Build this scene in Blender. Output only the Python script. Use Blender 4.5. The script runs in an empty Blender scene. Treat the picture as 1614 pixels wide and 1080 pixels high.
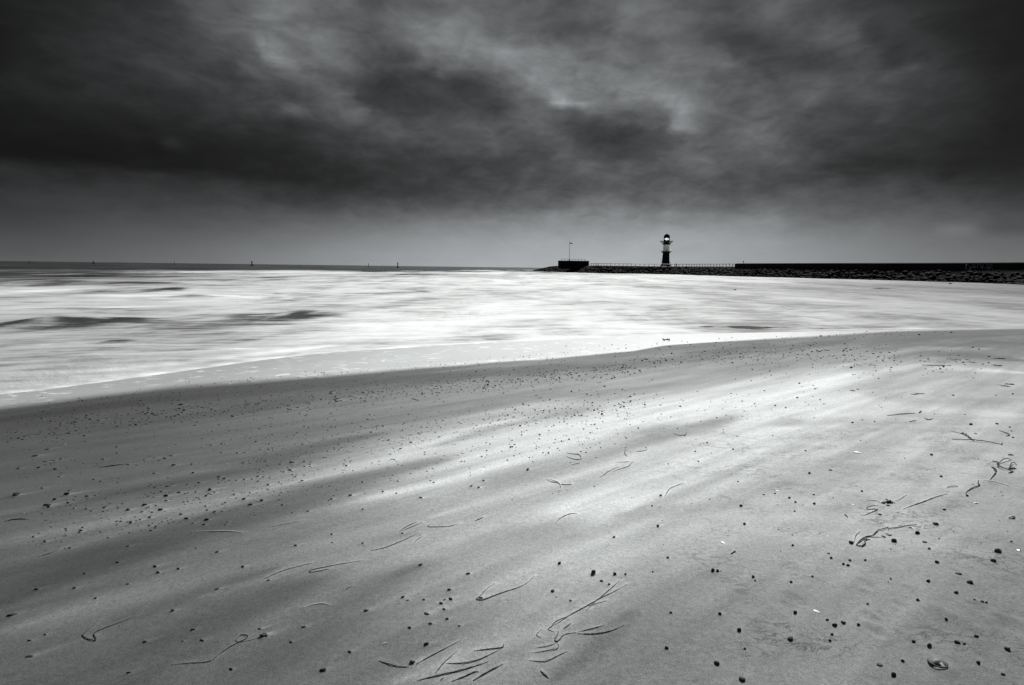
import bpy, math, random
import numpy as np
from mathutils import Matrix, Vector

random.seed(7)
RNG = np.random.default_rng(11)
scene = bpy.context.scene
COL = scene.collection
R = math.radians

# ------------------------------------------------------------------ camera
W, H_, FPX = 1614.0, 1080.0, 897.0          # the photograph's pixel grid, focal length in those pixels
CAM = np.array([0.0, 0.0, 1.95])
PITCH, ROLL = math.atan((540 - 421.6) / FPX), R(0.725)
fwd = np.array([0, math.cos(PITCH), -math.sin(PITCH)])
r0 = np.array([1.0, 0, 0])
u0 = np.cross(r0, fwd)
rgt = math.cos(ROLL) * r0 + math.sin(ROLL) * u0
upv = -math.sin(ROLL) * r0 + math.cos(ROLL) * u0
cd = bpy.data.cameras.new('camera')
cd.sensor_width = 36.0
cd.lens = 36.0 * FPX / W
cd.clip_start, cd.clip_end = 0.1, 60000.0
cam = bpy.data.objects.new('camera', cd)
COL.objects.link(cam)
M4 = Matrix.Identity(4)
for i in range(3):
    M4[i][0], M4[i][1], M4[i][2], M4[i][3] = rgt[i], upv[i], -fwd[i], CAM[i]
cam.matrix_world = M4
scene.camera = cam


def ray(px, py):
    return fwd + rgt * ((px - W / 2) / FPX) + upv * ((H_ / 2 - py) / FPX)


def azel(px, py):
    d = ray(px, py)
    d = d / np.linalg.norm(d)
    return math.degrees(math.atan2(d[0], d[1])), math.degrees(math.asin(d[2]))


def pix(x, y, z):
    d = np.array([x, y, z]) - CAM
    k = d @ fwd
    return W / 2 + FPX * (d @ rgt) / k, H_ / 2 - FPX * (d @ upv) / k


# ------------------------------------------------------------------ exposure, sun
EXPOSURE = 2.1
vs = scene.view_settings
vs.view_transform = 'Standard'
vs.look = 'None'
vs.gamma = 1.0
vs.exposure = EXPOSURE
vs.use_curve_mapping = False
SUN_EL, SUN_AZ = 46.0, 24.0                   # behind thin cloud over the sea, a little right of the view
sd = bpy.data.lights.new('sun', 'SUN')
sd.energy = 1.5
sd.angle = R(14.0)
sd.color = (1.0, 0.99, 0.97)
sun = bpy.data.objects.new('sun', sd)
COL.objects.link(sun)
sdir = Vector((math.sin(R(SUN_AZ)) * math.cos(R(SUN_EL)), math.cos(R(SUN_AZ)) * math.cos(R(SUN_EL)), math.sin(R(SUN_EL))))
sun.rotation_euler = sdir.to_track_quat('Z', 'Y').to_euler()
sun.location = (40, 60, 120)


# ------------------------------------------------------------------ node helpers
class NT:
    def __init__(self, tree):
        self.t = tree

    def new(self, kind, **kw):
        n = self.t.nodes.new(kind)
        for k, v in kw.items():
            setattr(n, k, v)
        return n

    def put(self, sock, v):
        if isinstance(v, bpy.types.NodeSocket):
            self.t.links.new(v, sock)
        else:
            sock.default_value = v

    def math(self, op, a, b=None, c=None, clamp=False):
        n = self.new('ShaderNodeMath', operation=op, use_clamp=clamp)
        for i, v in enumerate((a, b, c)):
            if v is not None:
                self.put(n.inputs[i], v)
        return n.outputs[0]

    def vmath(self, op, a, b=None):
        n = self.new('ShaderNodeVectorMath', operation=op)
        self.put(n.inputs[0], a)
        if b is not None:
            self.put(n.inputs[1], b)
        return n.outputs['Vector']

    def comb(self, x, y, z):
        n = self.new('ShaderNodeCombineXYZ')
        for i, v in enumerate((x, y, z)):
            self.put(n.inputs[i], v)
        return n.outputs[0]

    def sep(self, v):
        n = self.new('ShaderNodeSeparateXYZ')
        self.put(n.inputs[0], v)
        return n.outputs

    def noise(self, vec, scale, detail=4.0, rough=0.5, dist=0.0, lac=2.0):
        n = self.new('ShaderNodeTexNoise')
        self.put(n.inputs['Vector'], vec)
        for k, v in (('Scale', scale), ('Detail', detail), ('Roughness', rough), ('Distortion', dist), ('Lacunarity', lac)):
            self.put(n.inputs[k], v)
        return n.outputs[0]

    def remap(self, v, a, b, c=0.0, d=1.0, smooth=True):
        n = self.new('ShaderNodeMapRange', interpolation_type='SMOOTHSTEP' if smooth else 'LINEAR')
        self.put(n.inputs['Value'], v)
        for k, x in (('From Min', a), ('From Max', b), ('To Min', c), ('To Max', d)):
            self.put(n.inputs[k], x)
        return n.outputs[0]

    def grey(self, v, tint=(0.965, 1.0, 1.015)):
        return self.comb(self.math('MULTIPLY', v, tint[0]), self.math('MULTIPLY', v, tint[1]), self.math('MULTIPLY', v, tint[2]))

    def attr(self, name):
        n = self.new('ShaderNodeAttribute', attribute_name=name)
        return n.outputs['Fac']


# ------------------------------------------------------------------ sky (world): storm clouds over a Nishita sky
# tones of the cloud deck (0..255, display values) read along rows of the view, x then y
SKY_X = [5, 100, 200, 300, 400, 450, 500, 600, 700, 800, 900, 1000, 1100, 1200, 1300, 1400, 1500, 1610]
SKY_T = {
    5:   [26, 34, 50, 78, 100, 112, 106, 88, 100, 92, 92, 100, 84, 92, 70, 52, 36, 20],
    50:  [26, 34, 52, 76, 100, 112, 112, 104, 112, 98, 86, 104, 86, 78, 76, 58, 36, 20],
    75:  [28, 38, 52, 70, 98, 122, 114, 96, 116, 112, 104, 104, 86, 74, 78, 60, 42, 20],
    100: [31, 41, 54, 68, 82, 118, 112, 88, 84, 122, 118, 106, 98, 84, 74, 68, 52, 24],
    125: [34, 42, 50, 62, 76, 92, 102, 72, 74, 96, 124, 122, 106, 94, 82, 70, 54, 26],
    150: [32, 38, 44, 56, 68, 80, 84, 70, 68, 76, 112, 126, 112, 98, 86, 70, 48, 22],
    175: [25, 30, 36, 48, 58, 64, 80, 76, 70, 88, 96, 102, 116, 98, 82, 66, 44, 18],
    200: [18, 22, 28, 38, 46, 54, 66, 84, 80, 92, 88, 84, 104, 96, 80, 60, 40, 16],
    225: [13, 15, 22, 30, 38, 44, 54, 72, 84, 88, 92, 80, 92, 94, 78, 56, 30, 16],
    245: [14, 15, 20, 26, 34, 38, 46, 58, 74, 80, 86, 84, 88, 84, 70, 50, 34, 20],
    260: [34, 32, 26, 24, 32, 34, 40, 50, 64, 76, 84, 84, 84, 80, 66, 52, 38, 24],
    280: [44, 46, 44, 38, 34, 34, 38, 46, 58, 70, 78, 80, 78, 76, 70, 62, 50, 36],
    300: [50, 54, 56, 54, 50, 46, 46, 52, 62, 72, 80, 84, 84, 82, 78, 72, 60, 50],
    325: [56, 62, 66, 68, 70, 70, 72, 76, 86, 96, 106, 108, 104, 98, 90, 82, 72, 64],
    350: [64, 70, 76, 82, 88, 94, 98, 106, 120, 130, 138, 142, 134, 126, 114, 100, 88, 78],
    380: [80, 84, 90, 98, 110, 116, 124, 138, 150, 158, 162, 164, 160, 150, 134, 118, 108, 98],
    405: [92, 96, 102, 112, 124, 132, 140, 152, 162, 168, 172, 172, 168, 156, 142, 128, 116, 106],
    430: [98, 102, 108, 118, 130, 138, 146, 158, 168, 174, 176, 176, 172, 160, 146, 132, 120, 110],
}
SKY_ROWS = sorted(SKY_T)
CLOUDS = [(60, 267, 110, 9, 2, 46, .8), (230, 276, 80, 8, 9, 47, .7), (360, 296, 80, 7, 8, 52, .5), (655, 158, 105, 48, 6, 60, .95), (752, 156, 48, 34, 20, 58, .9), (590, 80, 34, 34, 45, 80, .6), (540, 122, 30, 16, 10, 74, .6), (694, 92, 60, 22, 15, 134, .8), (687, 106, 18, 9, 15, 148, .7),
          (523, 148, 20, 14, 30, 108, .6), (566, 184, 22, 12, 15, 112, .7), (825, 145, 26, 12, 20, 92, .5), (968, 222, 80, 34, 8, 64, .95), (900, 190, 40, 20, 5, 76, .6), (904, 156, 34, 8, -4, 156, .8), (870, 128, 60, 22, 12, 138, .7),
          (1030, 150, 70, 22, 12, 132, .7), (1072, 200, 34, 10, 20, 140, .7), (978, 29, 18, 12, 30, 150, .8), (439, 82, 26, 14, 40, 156, .85), (470, 40, 60, 26, 30, 118, .6), (463, 163, 22, 10, 10, 108, .6), (408, 109, 24, 10, 20, 112, .6),
          (311, 37, 34, 10, 20, 100, .6), (807, 39, 56, 20, 10, 80, .7), (951, 44, 36, 18, 20, 78, .7), (803, 253, 44, 12, 3, 62, .7), (700, 268, 60, 10, 4, 64, .5), (1200, 82, 80, 26, 22, 58, .85), (1290, 105, 60, 12, 15, 60, .6), (1315, 58, 30, 18, 30, 98, .7),
          (1392, 116, 40, 8, 12, 92, .7), (1400, 70, 60, 24, 15, 42, .7), (1100, 98, 60, 16, 15, 112, .6), (1062, 168, 30, 18, 30, 138, .6), (1335, 172, 60, 16, 8, 60, .6), (1380, 255, 90, 13, -4, 36, .8), (1520, 262, 60, 16, -12, 24, .7),
          (1170, 215, 60, 20, 10, 104, .6), (1250, 150, 60, 12, 8, 96, .5), (270, 226, 26, 8, -20, 46, .7), (120, 70, 60, 20, 10, 50, .4), (260, 265, 90, 8, 4, 20, .7), (100, 240, 120, 10, 1, 9, .8), (400, 278, 90, 8, 4, 28, .6),
          (1200, 352, 60, 7, -14, 142, .5), (1120, 345, 60, 6, -8, 120, .4), (1482, 366, 26, 4, -14, 124, .5), (1590, 350, 30, 6, -15, 104, .5), (1590, 362, 24, 6, -8, 66, .5), (985, 372, 40, 5, -6, 152, .5), (1090, 392, 40, 5, -4, 154, .5), (770, 345, 18, 4, -10, 136, .4)]


def sky_tone(px, py):
    cols = np.array([np.interp(px, SKY_X, SKY_T[k]) for k in SKY_ROWS])
    v = float(np.interp(py, SKY_ROWS, cols))
    for cx, cy, rx, ry, rot, tgt, op in CLOUDS:   # single clouds and breaks in the deck
        c_, s_ = math.cos(R(rot)), math.sin(R(rot))
        u_, w_ = ((px - cx) * c_ + (py - cy) * s_) / rx, (-(px - cx) * s_ + (py - cy) * c_) / ry
        v += op * math.exp(-(u_ * u_ + w_ * w_) ** 2.4) * (tgt - v)
    return v


def dir_pix(az, el):
    a, e = R(az), R(el)
    d = np.array([math.sin(a) * math.cos(e), math.cos(a) * math.cos(e), math.sin(e)])
    k = d @ fwd
    return W / 2 + FPX * (d @ rgt) / k, H_ / 2 - FPX * (d @ upv) / k


world = bpy.data.worlds.new('World')
scene.world = world
world.use_nodes = True
wt = NT(world.node_tree)
world.node_tree.nodes.clear()
gen = wt.new('ShaderNodeTexCoord').outputs['Generated']
dx, dy, dz = wt.sep(gen)
az = wt.math('MULTIPLY', wt.math('ARCTAN2', dx, dy), 180 / math.pi)
el = wt.math('MULTIPLY', wt.math('ARCSINE', dz), 180 / math.pi)
# cloud-plane coordinates: clouds foreshorten towards the horizon
den = wt.math('ADD', wt.math('MAXIMUM', dz, 0.0), 0.36)
cp = wt.comb(wt.math('DIVIDE', dx, den), wt.math('DIVIDE', dy, den), wt.math('MULTIPLY', dz, 2.0))
high = wt.remap(el, 2.5, 10.0)
wa = wt.math('SUBTRACT', wt.noise(cp, 3.2, 5.0, 0.5), 0.5)
wb = wt.math('SUBTRACT', wt.noise(wt.vmath('ADD', cp, (7.3, 2.1, 4.0)), 3.6, 5.0, 0.5), 0.5)
wa2 = wt.math('SUBTRACT', wt.noise(wt.vmath('ADD', cp, (1.3, 9.1, 2.0)), 9.0, 8.0, 0.58), 0.5)
azw = wt.math('ADD', az, wt.math('MULTIPLY', high, wt.math('ADD', wt.math('MULTIPLY', wa, 5.0), wt.math('MULTIPLY', wa2, 3.2))))
elw = wt.math('ADD', el, wt.math('MULTIPLY', high, wt.math('ADD', wt.math('MULTIPLY', wb, 2.2), wt.math('MULTIPLY', wa2, 1.5))))
AZ0, AZ1 = -75.0, 75.0
tin = wt.math('DIVIDE', wt.math('SUBTRACT', azw, AZ0), AZ1 - AZ0, clamp=True)
els = [0.0, 1.0, 1.8, 2.6, 3.4, 4.3, 5.2, 5.9, 6.6, 7.2, 7.8, 8.4, 9.0, 9.7, 10.4, 11.2, 12.0, 12.9, 13.8, 14.7, 15.6, 16.6, 17.6, 18.7, 19.8, 21.0, 22.5, 24.5]
azs = [-75, -60, -48, -42] + [float(a) for a in np.linspace(-40.5, 40.5, 49)] + [42, 48, 60, 75]
total = None
for i, e in enumerate(els):
    fc = wt.new('ShaderNodeFloatCurve')
    cv = fc.mapping.curves[0]
    fc.mapping.use_clip = False
    vals = []
    for a in azs:
        p = dir_pix(max(-41, min(41, a)), e)
        tone = sky_tone(min(1609, max(6, p[0])), min(428, max(6, p[1])))
        k = max(0.0, min(1.0, (abs(a) - 42) / 25.0))
        mean = 72 if e > 5 else 105               # the deck goes on evenly outside the view
        vals.append((tone * (1 - k) + mean * k) / 255.0)
    pts = cv.points
    for j, a in enumerate(azs):
        x = (a - AZ0) / (AZ1 - AZ0)
        if j == 0:
            pts[0].location = (x, vals[j])
        elif j == 1:
            pts[1].location = (x, vals[j])
        else:
            pts.new(x, vals[j])
    for pnt in pts:
        pnt.handle_type = 'AUTO'
    fc.mapping.update()
    wt.put(fc.inputs['Value'], tin)
    lo = els[i - 1] if i else -90.0
    hi = els[i + 1] if i + 1 < len(els) else 90.0
    if i == 0:
        wgt = wt.remap(elw, e, hi, 1.0, 0.0, False)
    elif i == len(els) - 1:
        wgt = wt.remap(elw, lo, e, 0.0, 1.0, False)
    else:
        wgt = wt.math('MULTIPLY', wt.remap(elw, lo, e, 0.0, 1.0, False), wt.remap(elw, e, hi, 1.0, 0.0, False))
    term = wt.math('MULTIPLY', fc.outputs[0], wgt)
    total = term if total is None else wt.math('ADD', total, term)
# overhead and behind the deck settles to an even grey
over = wt.remap(el, 27.0, 55.0)
total = wt.math('ADD', wt.math('MULTIPLY', total, wt.math('SUBTRACT', 1.0, over)), wt.math('MULTIPLY', over, 0.33))
# cloud texture
f1 = wt.math('SUBTRACT', wt.noise(wt.vmath('MULTIPLY', cp, (1.0, 0.8, 1.0)), 4.2, 9.0, 0.56, 0.35), 0.5)
f2 = wt.math('SUBTRACT', wt.noise(cp, 12.0, 8.0, 0.6, 0.5), 0.5)
f3 = wt.noise(wt.vmath('ADD', wt.vmath('MULTIPLY', cp, (1.0, 0.75, 1.0)), (3.7, 5.2, 1.0)), 3.4, 10.0, 0.55, 0.25)
f3 = wt.math('SUBTRACT', wt.remap(f3, 0.44, 0.58), 0.5)
f4 = wt.noise(wt.vmath('ADD', wt.vmath('MULTIPLY', cp, (1.0, 0.75, 1.0)), (8.2, 1.4, 3.0)), 8.0, 9.0, 0.55, 0.3)
f4 = wt.math('SUBTRACT', wt.remap(f4, 0.45, 0.60), 0.5)
f1 = wt.math('ADD', f1, wt.math('ADD', wt.math('MULTIPLY', f3, 0.11), wt.math('MULTIPLY', f4, 0.07)))
tex = wt.math('ADD', wt.math('MULTIPLY', f1, 0.75), wt.math('MULTIPLY', f2, 0.55))
tex = wt.math('MULTIPLY', tex, wt.remap(el, 1.5, 9.0, 0.08, 1.0))
tone = wt.math('MULTIPLY', total, wt.math('ADD', 1.0, tex))
tone = wt.math('MAXIMUM', tone, 0.02)
lin = wt.math('POWER', tone, 2.25)
STR = 0.1
cloud = wt.grey(wt.math('MULTIPLY', lin, 1.0 / (2 ** EXPOSURE) / STR), (0.955, 1.0, 1.03))
nish = wt.new('ShaderNodeTexSky', sky_type='NISHITA', sun_disc=False, sun_elevation=R(SUN_EL), sun_rotation=R(SUN_AZ))
bw = wt.new('ShaderNodeRGBToBW')
wt.put(bw.inputs[0], nish.outputs[0])
mixn = wt.new('ShaderNodeMix', data_type='RGBA')
mixn.inputs[0].default_value = 0.004
wt.put(mixn.inputs[6], cloud)
wt.put(mixn.inputs[7], bw.outputs[0])
bg = wt.new('ShaderNodeBackground')
wt.put(bg.inputs[0], mixn.outputs[2])
bg.inputs[1].default_value = STR
wo = wt.new('ShaderNodeOutputWorld')
wt.put(wo.inputs[0], bg.outputs[0])

# ------------------------------------------------------------------ numpy noise
_PERM = RNG.random((256, 256))


def vnoise(x, y, seed=0):
    x = x + seed * 17.31
    y = y + seed * 7.77
    xi, yi = np.floor(x).astype(int), np.floor(y).astype(int)
    fx, fy = x - xi, y - yi
    fx, fy = fx * fx * (3 - 2 * fx), fy * fy * (3 - 2 * fy)
    a = _PERM[xi & 255, yi & 255]
    b = _PERM[(xi + 1) & 255, yi & 255]
    c = _PERM[xi & 255, (yi + 1) & 255]
    d = _PERM[(xi + 1) & 255, (yi + 1) & 255]
    return (a * (1 - fx) + b * fx) * (1 - fy) + (c * (1 - fx) + d * fx) * fy


def fbm(x, y, octv=5, seed=0, rough=0.5):
    s = np.zeros(np.broadcast(x, y).shape)
    amp, tot, f = 1.0, 0.0, 1.0
    for o in range(octv):
        s += amp * vnoise(x * f, y * f, seed + o * 3)
        tot += amp
        amp *= rough
        f *= 2.03
    return s / tot - 0.5


def sstep(a, b, x):
    t = np.clip((x - a) / (b - a), 0, 1)
    return t * t * (3 - 2 * t)


def lin(tone):
    v = np.asarray(tone, float) / 255.0
    return np.where(v < 0.04045, v / 12.92, ((v + 0.055) / 1.055) ** 2.4)


# ------------------------------------------------------------------ shoreline and beach height
def at_z(px, py, z=0.0):
    d = ray(px, py)
    t = (z - CAM[2]) / d[2]
    return CAM + d * t


def at_y(px, py, Y):
    d = ray(px, py)
    return CAM + d * (Y / d[1])


_S = np.array([at_z(a, b)[:2] for a, b in [(5, 625), (150, 604), (220, 596.5), (312, 582), (416, 567), (520, 556), (660, 547), (760, 541), (850, 537), (1000, 529), (1150, 525.5), (1280, 523), (1390, 520), (1500, 518.5), (1614, 517)]])
_S = _S[np.argsort(_S[:, 0])]
_sx = np.linspace(-9, 20, 300)
_k0, _k1 = 0.55, 0.45
_sy = np.interp(_sx, _S[:, 0], _S[:, 1])
_sy = np.where(_sx < _S[0, 0], _S[0, 1] + (_sx - _S[0, 0]) * _k0, _sy)
_sy = np.where(_sx > _S[-1, 0], _S[-1, 1] + (_sx - _S[-1, 0]) * _k1, _sy)
_ker = np.hanning(31)
_pad = np.concatenate([_sy[0] + (np.arange(-15, 0)) * (_sx[1] - _sx[0]) * _k0, _sy, _sy[-1] + np.arange(1, 16) * (_sx[1] - _sx[0]) * _k1])
_sy = np.convolve(_pad, _ker / _ker.sum(), 'valid')


def shore(x):
    x = np.asarray(x, float)
    y = np.interp(x, _sx, _sy)
    y = np.where(x < _sx[0], _sy[0] + (x - _sx[0]) * _k0, y)
    return np.where(x > _sx[-1], _sy[-1] + (x - _sx[-1]) * _k1, y)


WD = np.array([0.773, 0.634])                   # direction the wind has drawn the sand


def base_h(x, y):
    d = (shore(x) - y) * 0.9
    h = np.where(d > 0, 2.2 * (1 - np.exp(-np.maximum(d, 0) * 0.042 / 2.2)), np.maximum(d * 0.045, -1.6))
    u = x * WD[0] + y * WD[1]
    v = -x * WD[1] + y * WD[0]
    k = sstep(0.4, 3.0, d)
    h = h + k * 0.05 * fbm(u * 0.22, v * 0.6, 3, 5) + k * 0.012 * fbm(u * 0.9, v * 3.0, 3, 9)
    return h


def ground(px, py):
    d = ray(px, py)
    z = 0.3
    for _ in range(40):
        t = (z - CAM[2]) / d[2]
        p = CAM + d * t
        z = 0.4 * z + 0.6 * float(base_h(p[0], p[1]))
    return np.array([p[0], p[1], float(base_h(p[0], p[1]))]), t


_F = np.array([ground(a, b)[0][:2] for a, b in [(5, 642), (100, 631), (208, 618), (310, 608), (416, 599), (520, 592), (640, 582), (780, 571), (850, 567), (1000, 553), (1044, 545), (1180, 536), (1280, 530), (1390, 523), (1500, 520), (1614, 518)]])
_F = _F[np.argsort(_F[:, 0])]


def film_line(x):
    d = np.interp(x, _F[:, 0], shore(_F[:, 0]) - _F[:, 1])
    return shore(x) - np.maximum(d, 0.12)


# ------------------------------------------------------------------ object helpers
def new_mesh(name, verts, faces, mats=None, smooth=True, loc=None, parent=None):
    me = bpy.data.meshes.new(name)
    me.from_pydata([tuple(v) for v in verts], [], faces)
    me.update()
    if smooth:
        me.shade_smooth()
    return link(name, me, mats, loc, parent)


def link(name, me, mat=None, loc=None, parent=None):
    o = bpy.data.objects.new(name, me)
    COL.objects.link(o)
    if mat is not None and not me.materials:
        me.materials.append(mat)
    if loc is not None:
        o.location = loc
    if parent is not None:
        o.parent = parent
    return o


MARKS = []


def tag(o, label, cat, group=None):
    o['label'] = label
    o['category'] = cat
    if group:
        o['group'] = group
    return o


def empty(name, loc, rz=0.0):
    o = bpy.data.objects.new(name, None)
    COL.objects.link(o)
    o.location = loc
    o.rotation_euler = (0, 0, rz)
    o.empty_display_size = 0.3
    return o


class MB:
    def __init__(self):
        self.v, self.f = [], []

    def add(self, v, f):
        b = len(self.v)
        self.v += [tuple(p) for p in v]
        self.f += [tuple(i + b for i in q) for q in f]
        return self

    def box(self, x0, x1, y0, y1, z0, z1):
        return self.add([(x0, y0, z0), (x1, y0, z0), (x1, y1, z0), (x0, y1, z0), (x0, y0, z1), (x1, y0, z1), (x1, y1, z1), (x0, y1, z1)],
                        [(0, 3, 2, 1), (4, 5, 6, 7), (0, 1, 5, 4), (1, 2, 6, 5), (2, 3, 7, 6), (3, 0, 4, 7)])

    def lathe(self, prof, n=24, cx=0, cy=0):
        vs_, fs = [], []
        for (r, z) in prof:
            for k in range(n):
                a = 2 * math.pi * k / n
                vs_.append((cx + r * math.cos(a), cy + r * math.sin(a), z))
        for i in range(len(prof) - 1):
            for k in range(n):
                k2 = (k + 1) % n
                fs.append((i * n + k, i * n + k2, (i + 1) * n + k2, (i + 1) * n + k))
        fs.append(tuple(range(n - 1, -1, -1)))
        fs.append(tuple((len(prof) - 1) * n + k for k in range(n)))
        return self.add(vs_, fs)

    def tube(self, pts, rad, n=6, flat=1.0, closed=False):
        pts = [np.array(p, float) for p in pts]
        m = len(pts)
        rads = rad if hasattr(rad, '__len__') else [rad] * m
        vs_, fs = [], []
        for i, p in enumerate(pts):
            if closed:
                t = pts[(i + 1) % m] - pts[i - 1]
            else:
                t = pts[min(i + 1, m - 1)] - pts[max(i - 1, 0)]
            t = t / (np.linalg.norm(t) + 1e-9)
            s = np.cross(t, (0, 0, 1.0))
            if np.linalg.norm(s) < 1e-3:
                s = np.array([1.0, 0, 0])
            s = s / np.linalg.norm(s)
            u = np.cross(s, t)
            for k in range(n):
                a = 2 * math.pi * k / n
                vs_.append(p + s * rads[i] * math.cos(a) + u * rads[i] * flat * math.sin(a))
        for i in range(m if closed else m - 1):
            j = (i + 1) % m
            for k in range(n):
                k2 = (k + 1) % n
                fs.append((i * n + k, i * n + k2, j * n + k2, j * n + k))
        if not closed:
            fs.append(tuple(range(n - 1, -1, -1)))
            fs.append(tuple((m - 1) * n + k for k in range(n)))
        return self.add(vs_, fs)

    def build(self, name, mat, loc=None, parent=None, smooth=False):
        return new_mesh(name, self.v, self.f, mat, smooth, loc, parent)


def principled(name, grey=None, rough=0.6, spec=0.5, tint=(0.965, 1.0, 1.015), vary=0.0, scale=3.0, emit=0.0, bump=0.0, coords='Object'):
    m = bpy.data.materials.new(name)
    m.use_nodes = True
    t = NT(m.node_tree)
    b = m.node_tree.nodes['Principled BSDF']
    b.inputs['Roughness'].default_value = rough
    b.inputs['Specular IOR Level'].default_value = spec
    if grey is not None:
        if vary > 0:
            c = t.new('ShaderNodeTexCoord').outputs[coords]
            n = t.noise(c, scale, 5.0, 0.6)
            oi = t.new('ShaderNodeObjectInfo').outputs['Random']
            v = t.math('ADD', t.math('MULTIPLY', t.math('SUBTRACT', n, 0.5), 2.4 * vary), t.math('MULTIPLY', t.math('SUBTRACT', oi, 0.5), vary))
            t.put(b.inputs['Base Color'], t.grey(t.math('MULTIPLY', grey, t.math('MAXIMUM', t.math('ADD', 1.0, v), 0.1)), tint))
            if bump:
                bn = t.new('ShaderNodeBump')
                bn.inputs['Strength'].default_value = bump
                t.put(bn.inputs['Height'], n)
                t.put(b.inputs['Normal'], bn.outputs[0])
        else:
            b.inputs['Base Color'].default_value = (grey * tint[0], grey * tint[1], grey * tint[2], 1)
    if emit:
        b.inputs['Emission Color'].default_value = (1, 1, 0.98, 1)
        b.inputs['Emission Strength'].default_value = emit
    return m


def grow(a, first, ratio, end):
    out, s, x = [], first, a
    while (x < end) if first > 0 else (x > end):
        s *= ratio
        x += s
        out.append(x)
    return out


def grid_faces(ny, nx):
    i = np.arange(ny * nx).reshape(ny, nx)
    q = np.stack([i[:-1, :-1], i[:-1, 1:], i[1:, 1:], i[1:, :-1]], -1).reshape(-1, 4)
    return q


def grid_mesh(name, X, Y, Z, attrs, mat):
    ny, nx = X.shape
    co = np.stack([X, Y, Z], -1).reshape(-1, 3).astype(np.float32)
    q = grid_faces(ny, nx).astype(np.int32)
    me = bpy.data.meshes.new(name)
    me.vertices.add(len(co))
    me.vertices.foreach_set('co', co.ravel())
    me.loops.add(q.size)
    me.loops.foreach_set('vertex_index', q.ravel())
    me.polygons.add(len(q))
    me.polygons.foreach_set('loop_start', np.arange(0, q.size, 4, dtype=np.int32))
    me.polygons.foreach_set('loop_total', np.full(len(q), 4, np.int32))
    me.update()
    me.polygons.foreach_set('use_smooth', np.ones(len(q), bool))
    for k, a in attrs.items():
        at = me.attributes.new(k, 'FLOAT', 'POINT')
        at.data.foreach_set('value', a.ravel().astype(np.float32))
    me.materials.append(mat)
    o = bpy.data.objects.new(name, me)
    COL.objects.link(o)
    return o


# crops of the photograph used while measuring: origin and scale
CROP = {'A': (0, 760, 3.376), 'B': (400, 760, 3.375), 'C': (780, 820, 4.035), 'D': (1160, 760, 3.374), 'E': (0, 620, 3.843),
        'F': (400, 560, 4.035), 'G': (780, 540, 3.6), 'H': (1180, 500, 3.719), 'I': (1480, 660, 7.716), 'J': (1310, 770, 9.818),
        'K': (820, 900, 6.0), 'L': (580, 990, 6.208), 'N': (1420, 1000, 11.53), 'O': (1330, 530, 5.683), 'P': (850, 680, 6.725)}


def cpx(c, x, y):
    ox, oy, s = CROP[c]
    return ox + x / s, oy + y / s


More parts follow.
